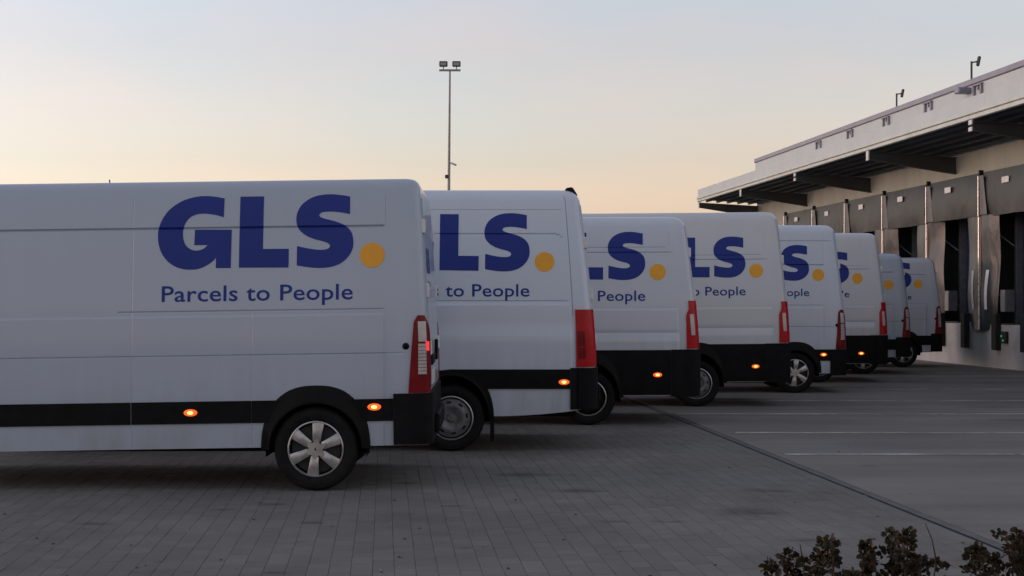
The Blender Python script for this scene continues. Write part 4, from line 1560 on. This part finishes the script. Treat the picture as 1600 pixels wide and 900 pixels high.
# ================================================================== LITTER on the yard: crumbs of leaf, grit and paper
lit_dark = mat('leaf_crumbs', (0.03, 0.024, 0.018), 0.9, var=0.4, scale=30)
lit_pale = mat('pale_grit', (0.30, 0.29, 0.27), 0.9, var=0.3, scale=30)
rl = random.Random(11)
for m_, cnt in ((lit_dark, 90), (lit_pale, 45)):
    mb = MB()
    for q in range(cnt):
        y = 8.2 + 9 * rl.random() ** 1.6
        x = rl.uniform(-0.36, 0.36) * y
        if x > edge_x(y) + 2.5: continue
        r_, a_ = rl.uniform(0.006, 0.020) * (0.6 if m_ is lit_pale else 1), rl.uniform(0, 6)
        p = [(x + r_ * rl.uniform(.5, 1) * math.cos(a_ + t * 1.257), y + r_ * rl.uniform(.5, 1) * math.sin(a_ + t * 1.257)) for t in range(5)]
        b = len(mb.v)
        mb.v += [(u, v, 0.003) for u, v in p] + [(x, y, 0.004 + r_ * 0.35)]
        mb.f += [(b + t, b + (t + 1) % 5, b + 5) for t in range(5)]
    tag(mb.build('ground_litter', m_), 'leaf crumbs and grit scattered over the paving' if m_ is lit_dark else 'pale specks of grit scattered over the paving', kind='stuff')

# ================================================================== SHRUBS in the foreground bed
M_SOIL = mat('bed_soil', (0.035, 0.028, 0.022), 0.95, var=0.4, scale=6, bump=0.6, bscale=25)
bed = MB()
rows = []
for j in range(9):
    y = 2.2 + j * 0.42
    rows.append([(0.9 + i * 0.35, y, 0.01 + 0.025 * math.sin(i * 1.3 + j) * (0 < j < 8)) for i in range(12)])
tag(bed.quadgrid(rows).build('planting_bed', M_SOIL), kind='structure')
M_STEM = mat('shrub_stem', (0.040, 0.028, 0.018), 0.85, var=0.3, scale=20)
M_LEAFS = [mat('shrub_leaf', (0.020, 0.021, 0.010), 0.65, var=0.45, scale=35, col2=(0.040, 0.030, 0.016), spec=0.2),
           mat('shrub_leaf_brown', (0.042, 0.027, 0.015), 0.7, spec=0.2, var=0.4, scale=35),
           mat('shrub_leaf_yellow', (0.30, 0.20, 0.03), 0.6, var=0.3, scale=35)]


def shrub(name, label, Y, tips, twigs=()):
    cx = sum(at(t[0], t[1], Y).x for t in tips) / len(tips)
    root = empty(name, (cx, Y, 0.015))
    tag(root, label, 'shrub', 'shrubs in the foreground bed')
    rnd = random.Random(int(cx * 1000))
    st = MB()
    lv = [MB(), MB(), MB()]

    def leaf(mb, p, d, size):
        d = d.normalized()
        up = Vector((rnd.uniform(-1, 1), rnd.uniform(-1, 1), rnd.uniform(-.2, 1)))
        s = d.cross(up)
        if s.length < 1e-3: return
        s.normalize()
        n = s.cross(d)
        w = size * 0.46
        b = len(mb.v)
        for (a, c, h) in ((0, 0, 0), (.35, 1, .16), (.75, .85, .12), (1, 0, -.10), (.75, -.85, .12), (.35, -1, .16), (.5, 0, -.02)):
            mb.v.append(tuple(p + d * size * a + s * w * c + n * size * h))
        for q in range(6):
            mb.f.append((b + q, b + (q + 1) % 6, b + 6))

    for (px, py, full) in tips:
        y = Y + rnd.uniform(-0.16, 0.16)
        tip = at(px, py, y) - Vector((cx, Y, 0.015))
        foot = Vector((tip.x * 0.25 + rnd.uniform(-.04, .04), (y - Y) * 0.3, 0))
        mid = foot.lerp(tip, 0.5) + Vector((rnd.uniform(-.03, .03), rnd.uniform(-.03, .03), 0.05))
        path = []
        for q in range(11):
            t = q / 10
            path.append(foot * (1 - t) ** 2 + mid * 2 * t * (1 - t) + tip * t * t)
        st.tube(path, [0.006 * (1 - q / 10) + 0.0018 for q in range(11)], 5)
        # leaves sit in tight whorled heads with bare stem between
        heads = [(1.0, 0.027 * full, int(36 * full))]
        t = 0.955
        while t > 0.45:
            heads.append((t, rnd.uniform(0.016, 0.032), rnd.randint(10, 24)))
            t -= rnd.uniform(0.030, 0.060)
        for (t, rad, cnt) in heads:
            c = foot * (1 - t) ** 2 + mid * 2 * t * (1 - t) + tip * t * t
            c = c + Vector((rnd.uniform(-.02, .02), rnd.uniform(-.02, .02), 0)) * (t < 1) - Vector((0, 0, 0.014)) * (t >= 1)
            if t < 0.99 and rnd.random() < 0.5:
                e = c + Vector((rnd.uniform(-.04, .04), rnd.uniform(-.04, .04), rnd.uniform(.0, .03)))
                st.tube([c, c.lerp(e, .5) + Vector((0, 0, .006)), e], [0.0025, 0.002, 0.0015], 4)
                c = e
            which = rnd.choice((0, 0, 1))
            for q in range(cnt):
                d = Vector((rnd.gauss(0, 1), rnd.gauss(0, 1), rnd.gauss(.35, .8)))
                if d.length < .01: continue
                d.normalize()
                p = c + d * rad * rnd.uniform(0.15, 0.75)
                wi = which if rnd.random() < .85 else 1 - which
                if rnd.random() < (0.03 if name == 'shrub' and px < 1320 else 0.006): wi = 2
                leaf(lv[wi], p, d + Vector((0, 0, .2)), rnd.uniform(.012, .020))
    for tw in twigs:
        pts = [at(a, b, Y + 0.1) - Vector((cx, Y, 0.015)) for a, b in tw]
        st.tube(pts, [0.0028 - 0.0016 * i / (len(pts) - 1) for i in range(len(pts))], 5)
    st.build('stems', M_STEM, root, smooth=60)
    for mb, m in zip(lv, M_LEAFS):
        if mb.v:
            me = bpy.data.meshes.new('foliage')
            me.from_pydata(mb.v, [], mb.f)
            me.materials.append(m)
            tag(link(bpy.data.objects.new('foliage', me), root), kind='stuff')


shrub('shrub', 'low dark leafy shrub at bottom edge with a few yellow leaves', 4.1,
      [(1203, 878, .9), (1231, 862, 1.0), (1256, 873, .7), (1290, 843, .9), (1302, 848, .7), (1278, 862, .6), (1300, 870, 1.0), (1330, 896, .8), (1240, 886, 1)],
      twigs=[[(1254, 880), (1252, 862), (1250, 850)]])
shrub('shrub', 'dark leafy shrub at bottom edge with two forked upright tips, middle of the three', 4.2,
      [(1353, 848, .9), (1360, 855, .8), (1393, 829, .8), (1418, 830, .9), (1410, 842, .6), (1397, 852, 1.0), (1358, 873, 1), (1427, 868, 1), (1441, 877, .9), (1463, 876, .9), (1395, 880, 1.1)],
      twigs=[[(1463, 890), (1461, 866), (1456, 842), (1446, 818)]])
shrub('shrub', 'taller dark leafy shrub cut by the bottom right corner', 4.15,
      [(1527, 853, .9), (1519, 862, .9), (1534, 868, .9), (1556, 870, .9), (1589, 832, .9), (1598, 840, 1), (1582, 852, .9), (1606, 850, 1), (1595, 872, 1.1)])
